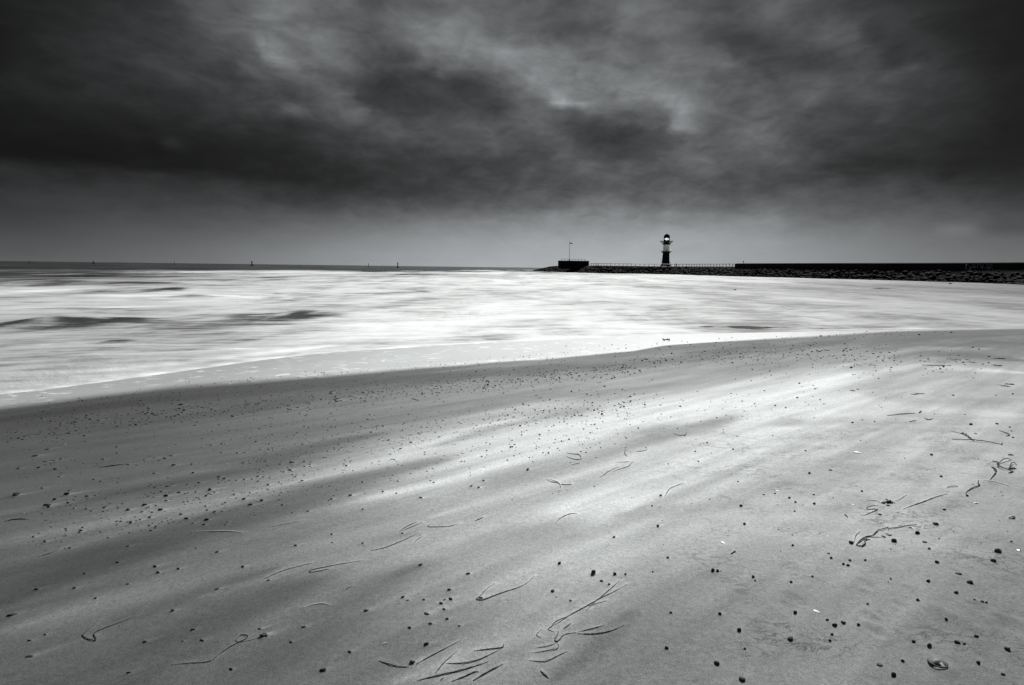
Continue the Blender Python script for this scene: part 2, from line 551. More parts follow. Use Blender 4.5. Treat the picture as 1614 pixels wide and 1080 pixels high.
# ------------------------------------------------------------------ pebble list: crop, x, y, size in crop pixels (, height ratio)
PEB = {
    'D': [(26, 131, 18), (283, 87, 16), (317, 110, 16), (313, 156, 14), (418, 118, 18), (302, 338, 18), (414, 69, 12), (148, 69, 16, .4), (669, 51, 12), (207, 63, 12),
          (90, 505, 20), (103, 525, 14), (292, 533, 17), (407, 503, 13), (494, 381, 17, .5), (506, 404, 16), (572, 439, 18), (596, 446, 18), (605, 418, 16), (687, 417, 14),
          (613, 328, 28, .7), (841, 319, 36, .6), (1063, 227, 34, .5), (965, 276, 26), (1004, 323, 26, .4), (1027, 358, 13), (1106, 147, 20, .4), (766, 175, 22, .4), (1465, 316, 15, .5),
          (1395, 376, 32), (1369, 424, 24), (1069, 430, 22), (1180, 486, 34, .3), (1248, 536, 34, .5), (1024, 532, 20), (967, 634, 22), (1172, 593, 20), (700, 651, 13), (313, 698, 24),
          (485, 737, 18), (526, 769, 26), (571, 754, 28, .6), (650, 764, 18), (510, 814, 17), (498, 847, 18), (291, 841, 34, .6), (943, 852, 18), (1027, 873, 24), (1174, 857, 28, .5),
          (1214, 866, 14), (1277, 829, 22), (1443, 893, 28), (888, 956, 22), (1287, 966, 22), (767, 977, 36, .3), (836, 1029, 28), (1420, 1023, 22, .4), (1117, 725, 18), (1310, 640, 16),
          (1330, 643, 14), (1268, 629, 10), (1080, 303, 8), (823, 359, 8), (300, 283, 8), (823, 516, 12)],
    'C': [(627, 344, 36, .95), (762, 348, 26), (831, 347, 20), (678, 388, 28, .4), (727, 410, 24, .6), (410, 283, 26), (369, 455, 26, .6), (481, 515, 22, .6), (392, 488, 14, .4), (1100, 241, 20),
          (1004, 329, 14), (1037, 43, 20), (758, 112, 22, .6), (1384, 325, 30, .8), (1418, 327, 28), (1438, 326, 10), (1587, 29, 20), (1118, 591, 22, .6), (1432, 599, 30), (1554, 706, 34, .9),
          (1091, 817, 30, .6), (1590, 820, 22), (1408, 915, 42, .6), (1568, 1018, 48, .5)],
    'B': [(1140, 493, 24), (1041, 578, 28), (1046, 627, 26), (1016, 632, 18), (995, 649, 26), (1013, 681, 24), (920, 706, 30, .6), (939, 757, 26), (1029, 731, 20), (1094, 767, 20), (829, 779, 22),
          (793, 617, 20), (818, 631, 22, .5), (903, 630, 18), (599, 688, 26, .6), (918, 870, 26, .95), (845, 967, 36, .95), (509, 908, 24), (371, 1006, 32), (265, 776, 28, .6), (198, 854, 18), (63, 822, 38, .5),
          (32, 785, 16), (580, 328, 18), (416, 280, 18), (222, 340, 20), (417, 325, 12), (79, 527, 18), (122, 437, 10), (887, 447, 24), (889, 88, 18), (1198, 33, 14), (790, 275, 16), (515, 75, 16),
          (414, 94, 14), (204, 163, 10), (580, 146, 12), (949, 145, 8), (1208, 620, 28, .5), (42, 103, 18), (687, 55, 12)],
    'A': [(88, 74, 30), (255, 129, 36, .5), (65, 712, 36, .4), (196, 575, 20), (396, 568, 18), (160, 933, 36, .4), (826, 453, 22), (840, 486, 20), (948, 465, 18), (1155, 376, 20), (1157, 572, 20),
          (1292, 453, 20), (1076, 845, 26, .5), (1027, 790, 22), (920, 688, 22), (772, 852, 22), (1230, 999, 22), (685, 1018, 20), (158, 848, 18), (1402, 825, 32, .5), (1383, 785, 16), (992, 198, 22),
          (962, 175, 18), (1140, 162, 16), (1100, 206, 24), (1335, 126, 24), (770, 128, 26), (680, 153, 24), (856, 153, 22), (463, 80, 18), (356, 70, 24), (1118, 45, 20), (972, 848, 12), (1043, 351, 10),
          (680, 545, 14), (680, 345, 16), (625, 430, 16), (508, 620, 14), (830, 239, 14), (240, 321, 20), (372, 354, 14), (178, 295, 14), (1085, 230, 16), (290, 97, 22), (450, 488, 14), (240, 815, 14)],
    'G': [(940, 872, 18), (925, 1047, 20), (1396, 932, 20), (1416, 1034, 18), (893, 213, 10), (814, 487, 12), (1137, 619, 12), (1204, 570, 12), (1352, 606, 12), (1155, 677, 12), (856, 597, 9),
          (563, 816, 10), (98, 892, 8), (892, 928, 12), (1218, 890, 10), (1380, 791, 14, .5), (983, 690, 10), (741, 538, 8), (196, 654, 10), (305, 630, 14), (214, 677, 9)],
    'H': [(1302, 632, 18), (1330, 685, 16, .4), (1072, 810, 15), (1129, 937, 18), (355, 918, 18), (334, 785, 12), (608, 620, 14), (738, 613, 10), (667, 604, 9), (383, 593, 8), (1199, 460, 12),
          (1548, 452, 10), (1455, 627, 14, .5), (1530, 647, 10), (217, 533, 12), (378, 402, 8), (297, 390, 12), (663, 1024, 12), (480, 898, 24, .4), (1550, 707, 10)],
    'F': [(1207, 298, 14), (275, 494, 14), (245, 687, 36, .5), (1322, 678, 18), (933, 598, 24, .5), (496, 464, 10), (1145, 811, 18), (1123, 798, 14), (1087, 618, 14), (1087, 632, 14), (1431, 846, 18),
          (1383, 836, 24), (1061, 911, 22, .5), (616, 897, 24, .5), (821, 872, 18), (906, 882, 18), (494, 918, 16), (481, 833, 14), (50, 929, 20), (28, 804, 18), (232, 736, 16), (262, 777, 22, .5),
          (320, 764, 14), (307, 801, 24, .5), (97, 567, 14), (15, 550, 14), (1377, 745, 10), (1371, 720, 10), (1466, 712, 9), (1482, 636, 10), (1450, 648, 16), (1460, 799, 20, .5), (1518, 520, 10)],
    'E': [(96, 625, 26, .6), (210, 384, 36, .3), (283, 342, 28, .3), (705, 328, 18, .5), (1053, 440, 22), (1161, 432, 14), (1205, 546, 18), (405, 617, 26, .5), (567, 524, 14), (254, 578, 16),
          (609, 534, 14), (933, 488, 14), (1169, 485, 18), (1271, 590, 18), (1264, 613, 16), (1035, 382, 24, .4), (937, 573, 14), (1436, 364, 14), (1550, 296, 14), (775, 434, 20, .5)],
}
pebbles = []                                     # px, py, size px, height ratio
for c, lst in PEB.items():
    for q in lst:
        a, b = cpx(c, q[0], q[1])
        pebbles.append((a, b, 0.86 * q[2] / CROP[c][2], q[3] if len(q) > 3 else 0.75))
N_HAND = len(pebbles)
# the shingle belts along the wet edge: (polyline in photo pixels, spread in pixels, count, size)
belts = [([(10, 690), (120, 672), (230, 655), (420, 640), (540, 632)], 10, 430, 2.1),
         ([(520, 630), (680, 613), (850, 598), (960, 586), (1040, 570)], 7, 620, 1.9),
         ([(1040, 568), (1200, 556), (1300, 556), (1420, 562)], 8, 260, 1.6),
         ([(10, 660), (300, 627), (600, 600), (900, 575)], 9, 300, 1.5),
         ([(60, 645), (300, 610), (620, 582), (860, 562), (1040, 546), (1300, 530), (1500, 522)], 4, 240, 1.5),
         ([(300, 690), (500, 680), (650, 672), (800, 655), (1000, 632)], 16, 260, 1.8),
         ([(380, 730), (560, 700), (700, 682), (860, 650), (1050, 640)], 12, 320, 1.9),
         ([(20, 735), (150, 725), (300, 715)], 10, 45, 2.2),
         ([(60, 800), (200, 790), (330, 775), (420, 760), (560, 720)], 16, 170, 2.4),
         ([(30, 850), (130, 840), (250, 815), (420, 795)], 14, 90, 2.3),
         ([(400, 790), (560, 755), (700, 720), (850, 690), (980, 680)], 18, 150, 2.0),
         ([(1150, 580), (1300, 570), (1420, 575), (1560, 570)], 14, 110, 1.6),
         ([(800, 720), (860, 700), (980, 690), (1120, 650), (1300, 620)], 16, 60, 2.0)]
for line, spread, n, size in belts:
    xs_, ys_ = [p[0] for p in line], [p[1] for p in line]
    for _ in range(int(n * 1.7)):
        a = random.uniform(xs_[0], xs_[-1])
        cl = float(vnoise(np.array(a / 23.0), np.array(spread * 1.0), 3))
        if random.random() > 0.25 + 1.0 * cl:
            continue
        b = np.interp(a, xs_, ys_) + random.gauss(0, spread)
        pebbles.append((a, b, size * random.lognormvariate(0, 0.33), random.uniform(.45, .8)))
for _ in range(230):                             # a few strays everywhere
    pebbles.append((random.uniform(10, 1600), random.triangular(560, 1070, 640), random.uniform(.9, 1.9), .7))

peb_w = []
for (a, b, s, hr) in pebbles:
    p, t = ground(a, b)
    if shore(p[0]) - p[1] < 0.05:
        continue
    dist = float(np.linalg.norm(p - CAM))
    peb_w.append((p, s * dist / FPX, hr, s, a, b))

# ------------------------------------------------------------------ beach sheet
xs = np.arange(-2.6, 2.6, 0.0125)
xr = grow(xs[-1], 0.0125, 1.0135, 70)
xr += grow(xr[-1], xr[-1] - xr[-2], 1.25, 2500)
xl = [-v for v in xr]
bx = np.concatenate([sorted(xl), xs[1:] - 0.006, xr])
bx = np.unique(np.round(bx, 5))
ys = np.arange(1.75, 4.1, 0.0105)
yf = grow(ys[-1], 0.0105, 1.0125, 70)
yf += grow(yf[-1], yf[-1] - yf[-2], 1.25, 1400)
yb = grow(ys[0], -0.05, 1.18, -1200)
by = np.concatenate([sorted(yb), ys, yf])
BX, BY = np.meshgrid(bx, by)
BH = base_h(BX, BY)
U = BX * WD[0] + BY * WD[1]
V = -BX * WD[1] + BY * WD[0]

# beach display tones: damp sand dark, blown sand pale, slight vignette shade painted in
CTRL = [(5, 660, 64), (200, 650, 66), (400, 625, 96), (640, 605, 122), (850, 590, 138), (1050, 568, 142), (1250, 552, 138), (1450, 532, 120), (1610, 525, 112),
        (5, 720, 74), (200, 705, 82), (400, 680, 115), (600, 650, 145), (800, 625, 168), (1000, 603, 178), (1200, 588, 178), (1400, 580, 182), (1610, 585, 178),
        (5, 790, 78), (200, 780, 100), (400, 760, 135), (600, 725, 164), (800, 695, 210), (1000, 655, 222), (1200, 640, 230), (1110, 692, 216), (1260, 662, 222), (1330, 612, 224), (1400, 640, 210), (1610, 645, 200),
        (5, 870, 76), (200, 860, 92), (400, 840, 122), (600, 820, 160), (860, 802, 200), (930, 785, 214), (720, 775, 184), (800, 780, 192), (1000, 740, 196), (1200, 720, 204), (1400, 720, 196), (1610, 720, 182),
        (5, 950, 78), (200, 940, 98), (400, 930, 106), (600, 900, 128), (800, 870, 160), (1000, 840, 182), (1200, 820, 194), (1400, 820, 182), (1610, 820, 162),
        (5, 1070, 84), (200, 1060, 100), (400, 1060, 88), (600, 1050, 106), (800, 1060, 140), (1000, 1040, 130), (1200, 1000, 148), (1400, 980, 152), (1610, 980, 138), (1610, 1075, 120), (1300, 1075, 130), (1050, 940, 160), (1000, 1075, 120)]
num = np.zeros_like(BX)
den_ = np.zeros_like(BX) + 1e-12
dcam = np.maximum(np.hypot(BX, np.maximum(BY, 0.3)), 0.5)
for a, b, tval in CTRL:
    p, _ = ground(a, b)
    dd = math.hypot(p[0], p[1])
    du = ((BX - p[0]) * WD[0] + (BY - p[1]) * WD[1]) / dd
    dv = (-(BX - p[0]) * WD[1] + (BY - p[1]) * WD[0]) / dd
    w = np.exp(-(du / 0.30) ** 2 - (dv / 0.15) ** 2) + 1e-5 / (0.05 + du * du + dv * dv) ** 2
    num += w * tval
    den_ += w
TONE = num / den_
n1 = fbm(U * 0.35, V * 1.6, 5, 21)
n2 = fbm(U * 1.3, V * 5.0, 4, 33)
n5 = fbm(U * 0.5 + 0.5 * n1, V * 7.0 + 0.6 * n1, 4, 49)
n3 = fbm(BX * 3.0 + 0.3 * n1, BY * 7.0, 4, 41)

# streaks: polyline in photo pixels, half width in pixels, tone, opacity
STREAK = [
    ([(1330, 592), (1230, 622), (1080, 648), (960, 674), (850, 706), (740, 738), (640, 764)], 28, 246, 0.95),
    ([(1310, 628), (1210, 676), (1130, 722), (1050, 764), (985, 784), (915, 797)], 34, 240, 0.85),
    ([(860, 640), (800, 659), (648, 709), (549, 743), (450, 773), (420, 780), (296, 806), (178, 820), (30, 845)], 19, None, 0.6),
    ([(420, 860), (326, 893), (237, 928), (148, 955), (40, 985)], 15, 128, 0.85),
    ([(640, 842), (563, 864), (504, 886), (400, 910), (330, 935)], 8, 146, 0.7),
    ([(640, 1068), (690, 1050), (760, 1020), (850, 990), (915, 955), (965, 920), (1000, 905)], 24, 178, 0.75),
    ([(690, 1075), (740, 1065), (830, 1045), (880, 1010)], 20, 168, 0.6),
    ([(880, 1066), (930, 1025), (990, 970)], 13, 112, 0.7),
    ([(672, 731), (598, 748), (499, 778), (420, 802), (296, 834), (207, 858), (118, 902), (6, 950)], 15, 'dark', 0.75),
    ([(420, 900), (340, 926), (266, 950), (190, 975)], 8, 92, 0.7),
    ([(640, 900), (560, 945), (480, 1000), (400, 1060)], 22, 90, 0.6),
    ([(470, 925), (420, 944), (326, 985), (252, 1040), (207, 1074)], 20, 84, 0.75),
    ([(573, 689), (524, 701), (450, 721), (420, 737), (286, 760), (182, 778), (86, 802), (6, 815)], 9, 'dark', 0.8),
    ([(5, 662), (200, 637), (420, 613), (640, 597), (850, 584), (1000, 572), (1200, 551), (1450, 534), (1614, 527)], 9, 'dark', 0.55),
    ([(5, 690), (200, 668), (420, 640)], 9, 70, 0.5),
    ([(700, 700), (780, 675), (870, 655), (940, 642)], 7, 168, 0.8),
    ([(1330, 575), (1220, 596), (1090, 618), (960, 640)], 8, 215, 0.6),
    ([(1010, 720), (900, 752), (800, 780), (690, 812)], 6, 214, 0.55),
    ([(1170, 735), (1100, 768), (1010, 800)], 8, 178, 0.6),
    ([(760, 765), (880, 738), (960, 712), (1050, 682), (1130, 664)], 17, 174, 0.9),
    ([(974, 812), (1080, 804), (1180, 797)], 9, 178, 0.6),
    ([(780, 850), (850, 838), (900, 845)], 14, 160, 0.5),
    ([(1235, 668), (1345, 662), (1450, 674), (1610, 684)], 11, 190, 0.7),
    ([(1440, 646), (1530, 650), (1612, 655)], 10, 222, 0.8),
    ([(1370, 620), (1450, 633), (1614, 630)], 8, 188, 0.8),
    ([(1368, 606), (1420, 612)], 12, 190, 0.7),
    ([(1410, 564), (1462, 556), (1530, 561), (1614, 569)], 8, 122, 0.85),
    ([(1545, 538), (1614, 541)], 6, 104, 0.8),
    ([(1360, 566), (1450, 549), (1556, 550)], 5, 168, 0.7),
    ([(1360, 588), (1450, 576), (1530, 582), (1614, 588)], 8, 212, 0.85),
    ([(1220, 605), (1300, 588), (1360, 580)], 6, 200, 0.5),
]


def world_line(px_pts, step=0.0):
    return [ground(a, b) for a, b in px_pts]


def sub(x0, x1, y0, y1):
    i0, i1 = np.searchsorted(bx, [x0, x1])
    j0, j1 = np.searchsorted(by, [y0, y1])
    return slice(j0, j1), slice(i0, i1)


base_tone = TONE.copy()
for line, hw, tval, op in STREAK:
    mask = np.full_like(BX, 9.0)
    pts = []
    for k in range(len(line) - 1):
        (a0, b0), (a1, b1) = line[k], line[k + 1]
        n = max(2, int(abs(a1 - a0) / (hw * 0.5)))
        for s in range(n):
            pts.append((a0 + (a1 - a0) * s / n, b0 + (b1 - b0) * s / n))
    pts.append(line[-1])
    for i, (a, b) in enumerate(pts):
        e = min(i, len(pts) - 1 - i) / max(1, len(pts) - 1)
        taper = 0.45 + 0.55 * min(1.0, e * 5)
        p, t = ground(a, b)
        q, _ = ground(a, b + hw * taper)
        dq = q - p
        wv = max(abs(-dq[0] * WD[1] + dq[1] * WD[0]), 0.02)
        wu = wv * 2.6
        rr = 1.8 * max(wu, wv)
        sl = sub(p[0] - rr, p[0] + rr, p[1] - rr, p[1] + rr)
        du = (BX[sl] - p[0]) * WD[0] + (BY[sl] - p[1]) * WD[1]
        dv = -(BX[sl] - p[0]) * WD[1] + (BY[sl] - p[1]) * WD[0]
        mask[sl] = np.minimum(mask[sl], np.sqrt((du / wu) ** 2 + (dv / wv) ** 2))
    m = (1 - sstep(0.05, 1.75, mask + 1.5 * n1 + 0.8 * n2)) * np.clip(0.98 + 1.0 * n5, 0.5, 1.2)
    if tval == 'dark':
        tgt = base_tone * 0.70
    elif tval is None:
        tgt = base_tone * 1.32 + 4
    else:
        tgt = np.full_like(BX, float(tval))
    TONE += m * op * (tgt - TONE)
n4 = fbm(U * 0.8 + 0.4 * n1, V * 15.0, 3, 55)
TONE *= 1 + 0.26 * n1 + 0.16 * n2 + 0.12 * n4 + 0.13 * n5
# small wind ripples and scuffs on the upper beach to the right
rough_zone = sstep(0.2, 1.4, BX - 0.15 * BY) * sstep(9, 5, BY)
TONE *= 1 + 0.12 * n3 * rough_zone
HD = np.zeros_like(BX)
HD += 0.006 * n3 * rough_zone + 0.004 * n2
# footprints and hollows (photo pixels, radius px, depth factor)
for a, b, rp, dep in [(1492, 980, 22, 1.0), (1478, 1046, 20, -0.6), (1372, 975, 12, .6), (1383, 998, 12, .7), (1548, 890, 16, .7), (1545, 960, 14, .6), (1590, 985, 18, .8), (1460, 1008, 9, .5),
                      (1510, 903, 8, .6), (1255, 945, 12, .5), (1365, 922, 11, .4), (1298, 890, 10, .3), (1200, 1000, 20, .2), (1540, 1000, 9, .5), (1420, 955, 9, .5), (1390, 970, 8, .5), (1555, 1040, 12, .4), (1180, 950, 20, .25)]:
    p, t = ground(a, b)
    r = rp * t * 1.0 / FPX
    sl = sub(p[0] - 3 * r, p[0] + 3 * r, p[1] - 4 * r, p[1] + 4 * r)
    q = ((BX[sl] - p[0]) / r) ** 2 + ((BY[sl] - p[1]) / (1.5 * r)) ** 2
    q = q * (1 + 1.2 * fbm(BX[sl] * 14, BY[sl] * 14, 3, 77))
    HD[sl] += dep * (-0.009 * np.exp(-q * 1.2) + 0.005 * np.exp(-(np.sqrt(np.maximum(q, 0)) - 1.35) ** 2 * 6))
    TONE[sl] *= 1 - 0.05 * dep * np.exp(-q)
# sand drifts behind the pebbles: a low tail drawn out down-wind
for (p, s, hr, spx, a, b) in peb_w:
    if spx < 3.0:
        continue
    L, wv = (1.1 + 1.4 * random.random()) * s, 0.62 * s
    rr = 3 * L
    sl = sub(p[0] - s * 3, p[0] + rr, p[1] - s * 3, p[1] + rr)
    du = (BX[sl] - p[0]) * WD[0] + (BY[sl] - p[1]) * WD[1]
    dv = -(BX[sl] - p[0]) * WD[1] + (BY[sl] - p[1]) * WD[0]
    left = 1.0 - sstep(900, 1200, a) * 0.6
    tail = np.exp(-(dv / wv) ** 2) * np.where(du > 0, np.exp(-du / L), np.exp(-(du / (0.8 * s)) ** 2))
    HD[sl] += left * 0.34 * s * hr * tail
    TONE[sl] += left * 30 * tail * (du > 0)
Z = BH + HD
# thin foam film left by the last swash, and its edge
FL = film_line(BX)
fd = BY - FL + 0.30 * fbm(BX * 0.8, BY * 0.8, 3, 61) * sstep(3, -6, BX) + 0.06 * fbm(BX * 3, BY * 3, 3, 63)
width = np.where(BX < -2, 0.55, 0.16)
width = 0.16 + 0.42 * sstep(1.0, -6.5, BX) + 0.35 * sstep(4, 9, BX)
FILM = sstep(-width, width, fd) * (BY < shore(BX) + 3)
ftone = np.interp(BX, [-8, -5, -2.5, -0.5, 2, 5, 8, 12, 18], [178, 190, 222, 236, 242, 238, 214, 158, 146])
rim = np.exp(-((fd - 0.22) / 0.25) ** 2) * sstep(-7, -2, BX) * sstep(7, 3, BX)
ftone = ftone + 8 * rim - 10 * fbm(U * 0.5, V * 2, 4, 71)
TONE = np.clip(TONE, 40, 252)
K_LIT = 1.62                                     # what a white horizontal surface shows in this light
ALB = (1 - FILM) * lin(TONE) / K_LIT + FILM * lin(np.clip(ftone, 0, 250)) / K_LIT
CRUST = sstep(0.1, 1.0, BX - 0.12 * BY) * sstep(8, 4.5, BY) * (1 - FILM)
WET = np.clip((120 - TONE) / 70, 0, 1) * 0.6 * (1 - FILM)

ms = bpy.data.materials.new('sand')
ms.use_nodes = True
st = NT(ms.node_tree)
sb = ms.node_tree.nodes['Principled BSDF']
pos = st.new('ShaderNodeNewGeometry').outputs['Position']
alb, film, wet = st.attr('albedo'), st.attr('film'), st.attr('wet')
g1 = st.math('SUBTRACT', st.noise(pos, 190.0, 3.0, 0.7), 0.5)
g2 = st.math('SUBTRACT', st.noise(pos, 46.0, 4.0, 0.6), 0.5)
g3 = st.math('SUBTRACT', st.noise(st.vmath('MULTIPLY', pos, (1.0, 2.4, 1.0)), 6.0, 5.0, 0.6), 0.5)
grain = st.math('ADD', st.math('ADD', st.math('MULTIPLY', g1, 2.0), st.math('MULTIPLY', g2, 0.75)), st.math('MULTIPLY', g3, 0.26))
grain = st.math('MULTIPLY', grain, st.math('SUBTRACT', 1.0, st.math('MULTIPLY', film, 0.92)))
flk = st.noise(st.vmath('MULTIPLY', pos, (0.75, 1.15, 1.0)), 5.0, 4.0, 0.6, 0.6)
fleck = st.math('MULTIPLY', st.math('MULTIPLY', st.remap(flk, 0.57, 0.63), film), st.remap(st.noise(pos, 0.7, 2.0, 0.5), 0.38, 0.52))
va = st.math('MULTIPLY', alb, st.math('MAXIMUM', st.math('ADD', 1.0, grain), 0.25))
va = st.math('MINIMUM', st.math('ADD', va, st.math('MULTIPLY', fleck, 0.22)), 0.82)
crust = st.attr('crust')
rdg = st.math('ABSOLUTE', st.math('SUBTRACT', st.noise(st.vmath('MULTIPLY', pos, (1.0, 2.2, 1.0)), 7.0, 7.0, 0.66, 0.5), 0.5))
crk = st.math('MULTIPLY', st.remap(rdg, 0.0, 0.022, 1.0, 0.0), st.remap(st.noise(pos, 2.2, 3.0, 0.6), 0.47, 0.62))
crk = st.math('MULTIPLY', crk, crust)
va = st.math('MULTIPLY', va, st.math('SUBTRACT', 1.0, st.math('MULTIPLY', crk, 0.55)))
st.put(sb.inputs['Base Color'], st.grey(va, (0.960, 1.0, 1.012)))
st.put(sb.inputs['Roughness'], st.math('SUBTRACT', 0.95, st.math('ADD', st.math('MULTIPLY', wet, 0.35), st.math('MULTIPLY', film, 0.52))))
st.put(sb.inputs['Specular IOR Level'], st.math('ADD', 0.12, st.math('ADD', st.math('MULTIPLY', wet, 0.2), st.math('MULTIPLY', film, 0.12))))
bmp = st.new('ShaderNodeBump')
bmp.inputs['Distance'].default_value = 0.004
st.put(bmp.inputs['Strength'], st.math('MULTIPLY', 0.55, st.math('SUBTRACT', 1.0, film)))
st.put(bmp.inputs['Height'], st.math('SUBTRACT', st.math('ADD', g1, st.math('MULTIPLY', g2, 1.2)), st.math('MULTIPLY', crk, 0.8)))
st.put(sb.inputs['Normal'], bmp.outputs[0])
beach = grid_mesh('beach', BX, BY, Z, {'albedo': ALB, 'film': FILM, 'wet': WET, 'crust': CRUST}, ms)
beach['kind'] = 'structure'


def ground_z(x, y):
    i = int(np.clip(np.searchsorted(bx, x) - 1, 0, len(bx) - 2))
    j = int(np.clip(np.searchsorted(by, y) - 1, 0, len(by) - 2))
    fx = (x - bx[i]) / (bx[i + 1] - bx[i])
    fy = (y - by[j]) / (by[j + 1] - by[j])
    return float((Z[j, i] * (1 - fx) + Z[j, i + 1] * fx) * (1 - fy) + (Z[j + 1, i] * (1 - fx) + Z[j + 1, i + 1] * fx) * fy)


# ------------------------------------------------------------------ sea sheet
sx = np.arange(-70, 130, 0.36)
sxr = grow(sx[-1], 0.36, 1.12, 14000)
sxl = grow(sx[0], -0.36, 1.12, -14000)
sxx = np.concatenate([sorted(sxl), sx, sxr])
sy = [3.0]
while sy[-1] < 420:
    sy.append(sy[-1] + max(0.05, 0.0085 * sy[-1]))
sy += grow(sy[-1], sy[-1] - sy[-2], 1.10, 30000)
syb = grow(3.0, -0.3, 1.4, -800)
syy = np.concatenate([sorted(syb), sy])
SX, SY = np.meshgrid(sxx, syy)
DS = SY - shore(SX)                              # metres out from the swash edge
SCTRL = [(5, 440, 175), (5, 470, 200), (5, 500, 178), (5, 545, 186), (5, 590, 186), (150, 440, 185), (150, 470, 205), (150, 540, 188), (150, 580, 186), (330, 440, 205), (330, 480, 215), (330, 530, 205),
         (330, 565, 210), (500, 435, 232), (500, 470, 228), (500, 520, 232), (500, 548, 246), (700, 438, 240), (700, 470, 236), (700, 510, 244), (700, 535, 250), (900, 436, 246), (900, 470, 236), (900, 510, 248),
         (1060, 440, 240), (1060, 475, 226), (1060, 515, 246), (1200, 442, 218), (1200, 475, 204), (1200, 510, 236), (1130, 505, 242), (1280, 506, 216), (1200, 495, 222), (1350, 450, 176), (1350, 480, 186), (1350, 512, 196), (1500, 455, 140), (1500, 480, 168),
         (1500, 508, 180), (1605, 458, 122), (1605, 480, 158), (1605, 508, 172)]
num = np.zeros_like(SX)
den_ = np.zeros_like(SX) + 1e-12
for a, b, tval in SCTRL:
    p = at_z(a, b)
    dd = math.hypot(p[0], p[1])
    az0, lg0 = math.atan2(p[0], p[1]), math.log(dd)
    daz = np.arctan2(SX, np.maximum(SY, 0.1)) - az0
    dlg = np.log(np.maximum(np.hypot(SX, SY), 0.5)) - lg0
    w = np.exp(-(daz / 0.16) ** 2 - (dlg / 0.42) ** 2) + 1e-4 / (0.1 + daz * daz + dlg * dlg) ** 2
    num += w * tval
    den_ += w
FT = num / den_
# surf zone ends about 130 m out; only beside the breakwater the foam reaches farther
edge = np.interp(SX, [-140, -93, -82, -68, -36, -16, 8, 30, 60], [96, 110, 142, 166, 205, 250, 320, 420, 420])
_el = np.array([(-160.0, 60.0), (-93, 108), (-80, 148), (-66, 172), (-36, 208), (-14, 262), (30, 420), (120, 700)])
outer = np.full(SX.shape, 1e9)                   # metres beyond the line where the seas start to break
for (xa, ya), (xb, yb) in zip(_el[:-1], _el[1:]):
    ux, uy = xb - xa, yb - ya
    L2 = ux * ux + uy * uy
    tt = np.clip(((SX - xa) * ux + (SY - ya) * uy) / L2, 0, 1)
    dist_ = np.hypot(SX - xa - tt * ux, SY - ya - tt * uy)
    sgn = np.sign((SY - ya) * ux - (SX - xa) * uy)
    outer = np.where(dist_ < np.abs(outer), dist_ * sgn, outer)
outer = outer + 190 * fbm(SX * 0.07, SY * 0.016, 5, 91)
surf = 1 - sstep(-34, 44, outer)
wx = 0.9 * SX + 0.25 * SY
wy = SY - 0.25 * SX
SZ = 0.10 * fbm(wx * 0.05, wy * 0.16, 4, 101) * sstep(1, 12, DS) + 0.03 * fbm(wx * 0.3, wy * 0.8, 3, 103) * sstep(0.5, 5, DS)
FOAM = FT.copy()
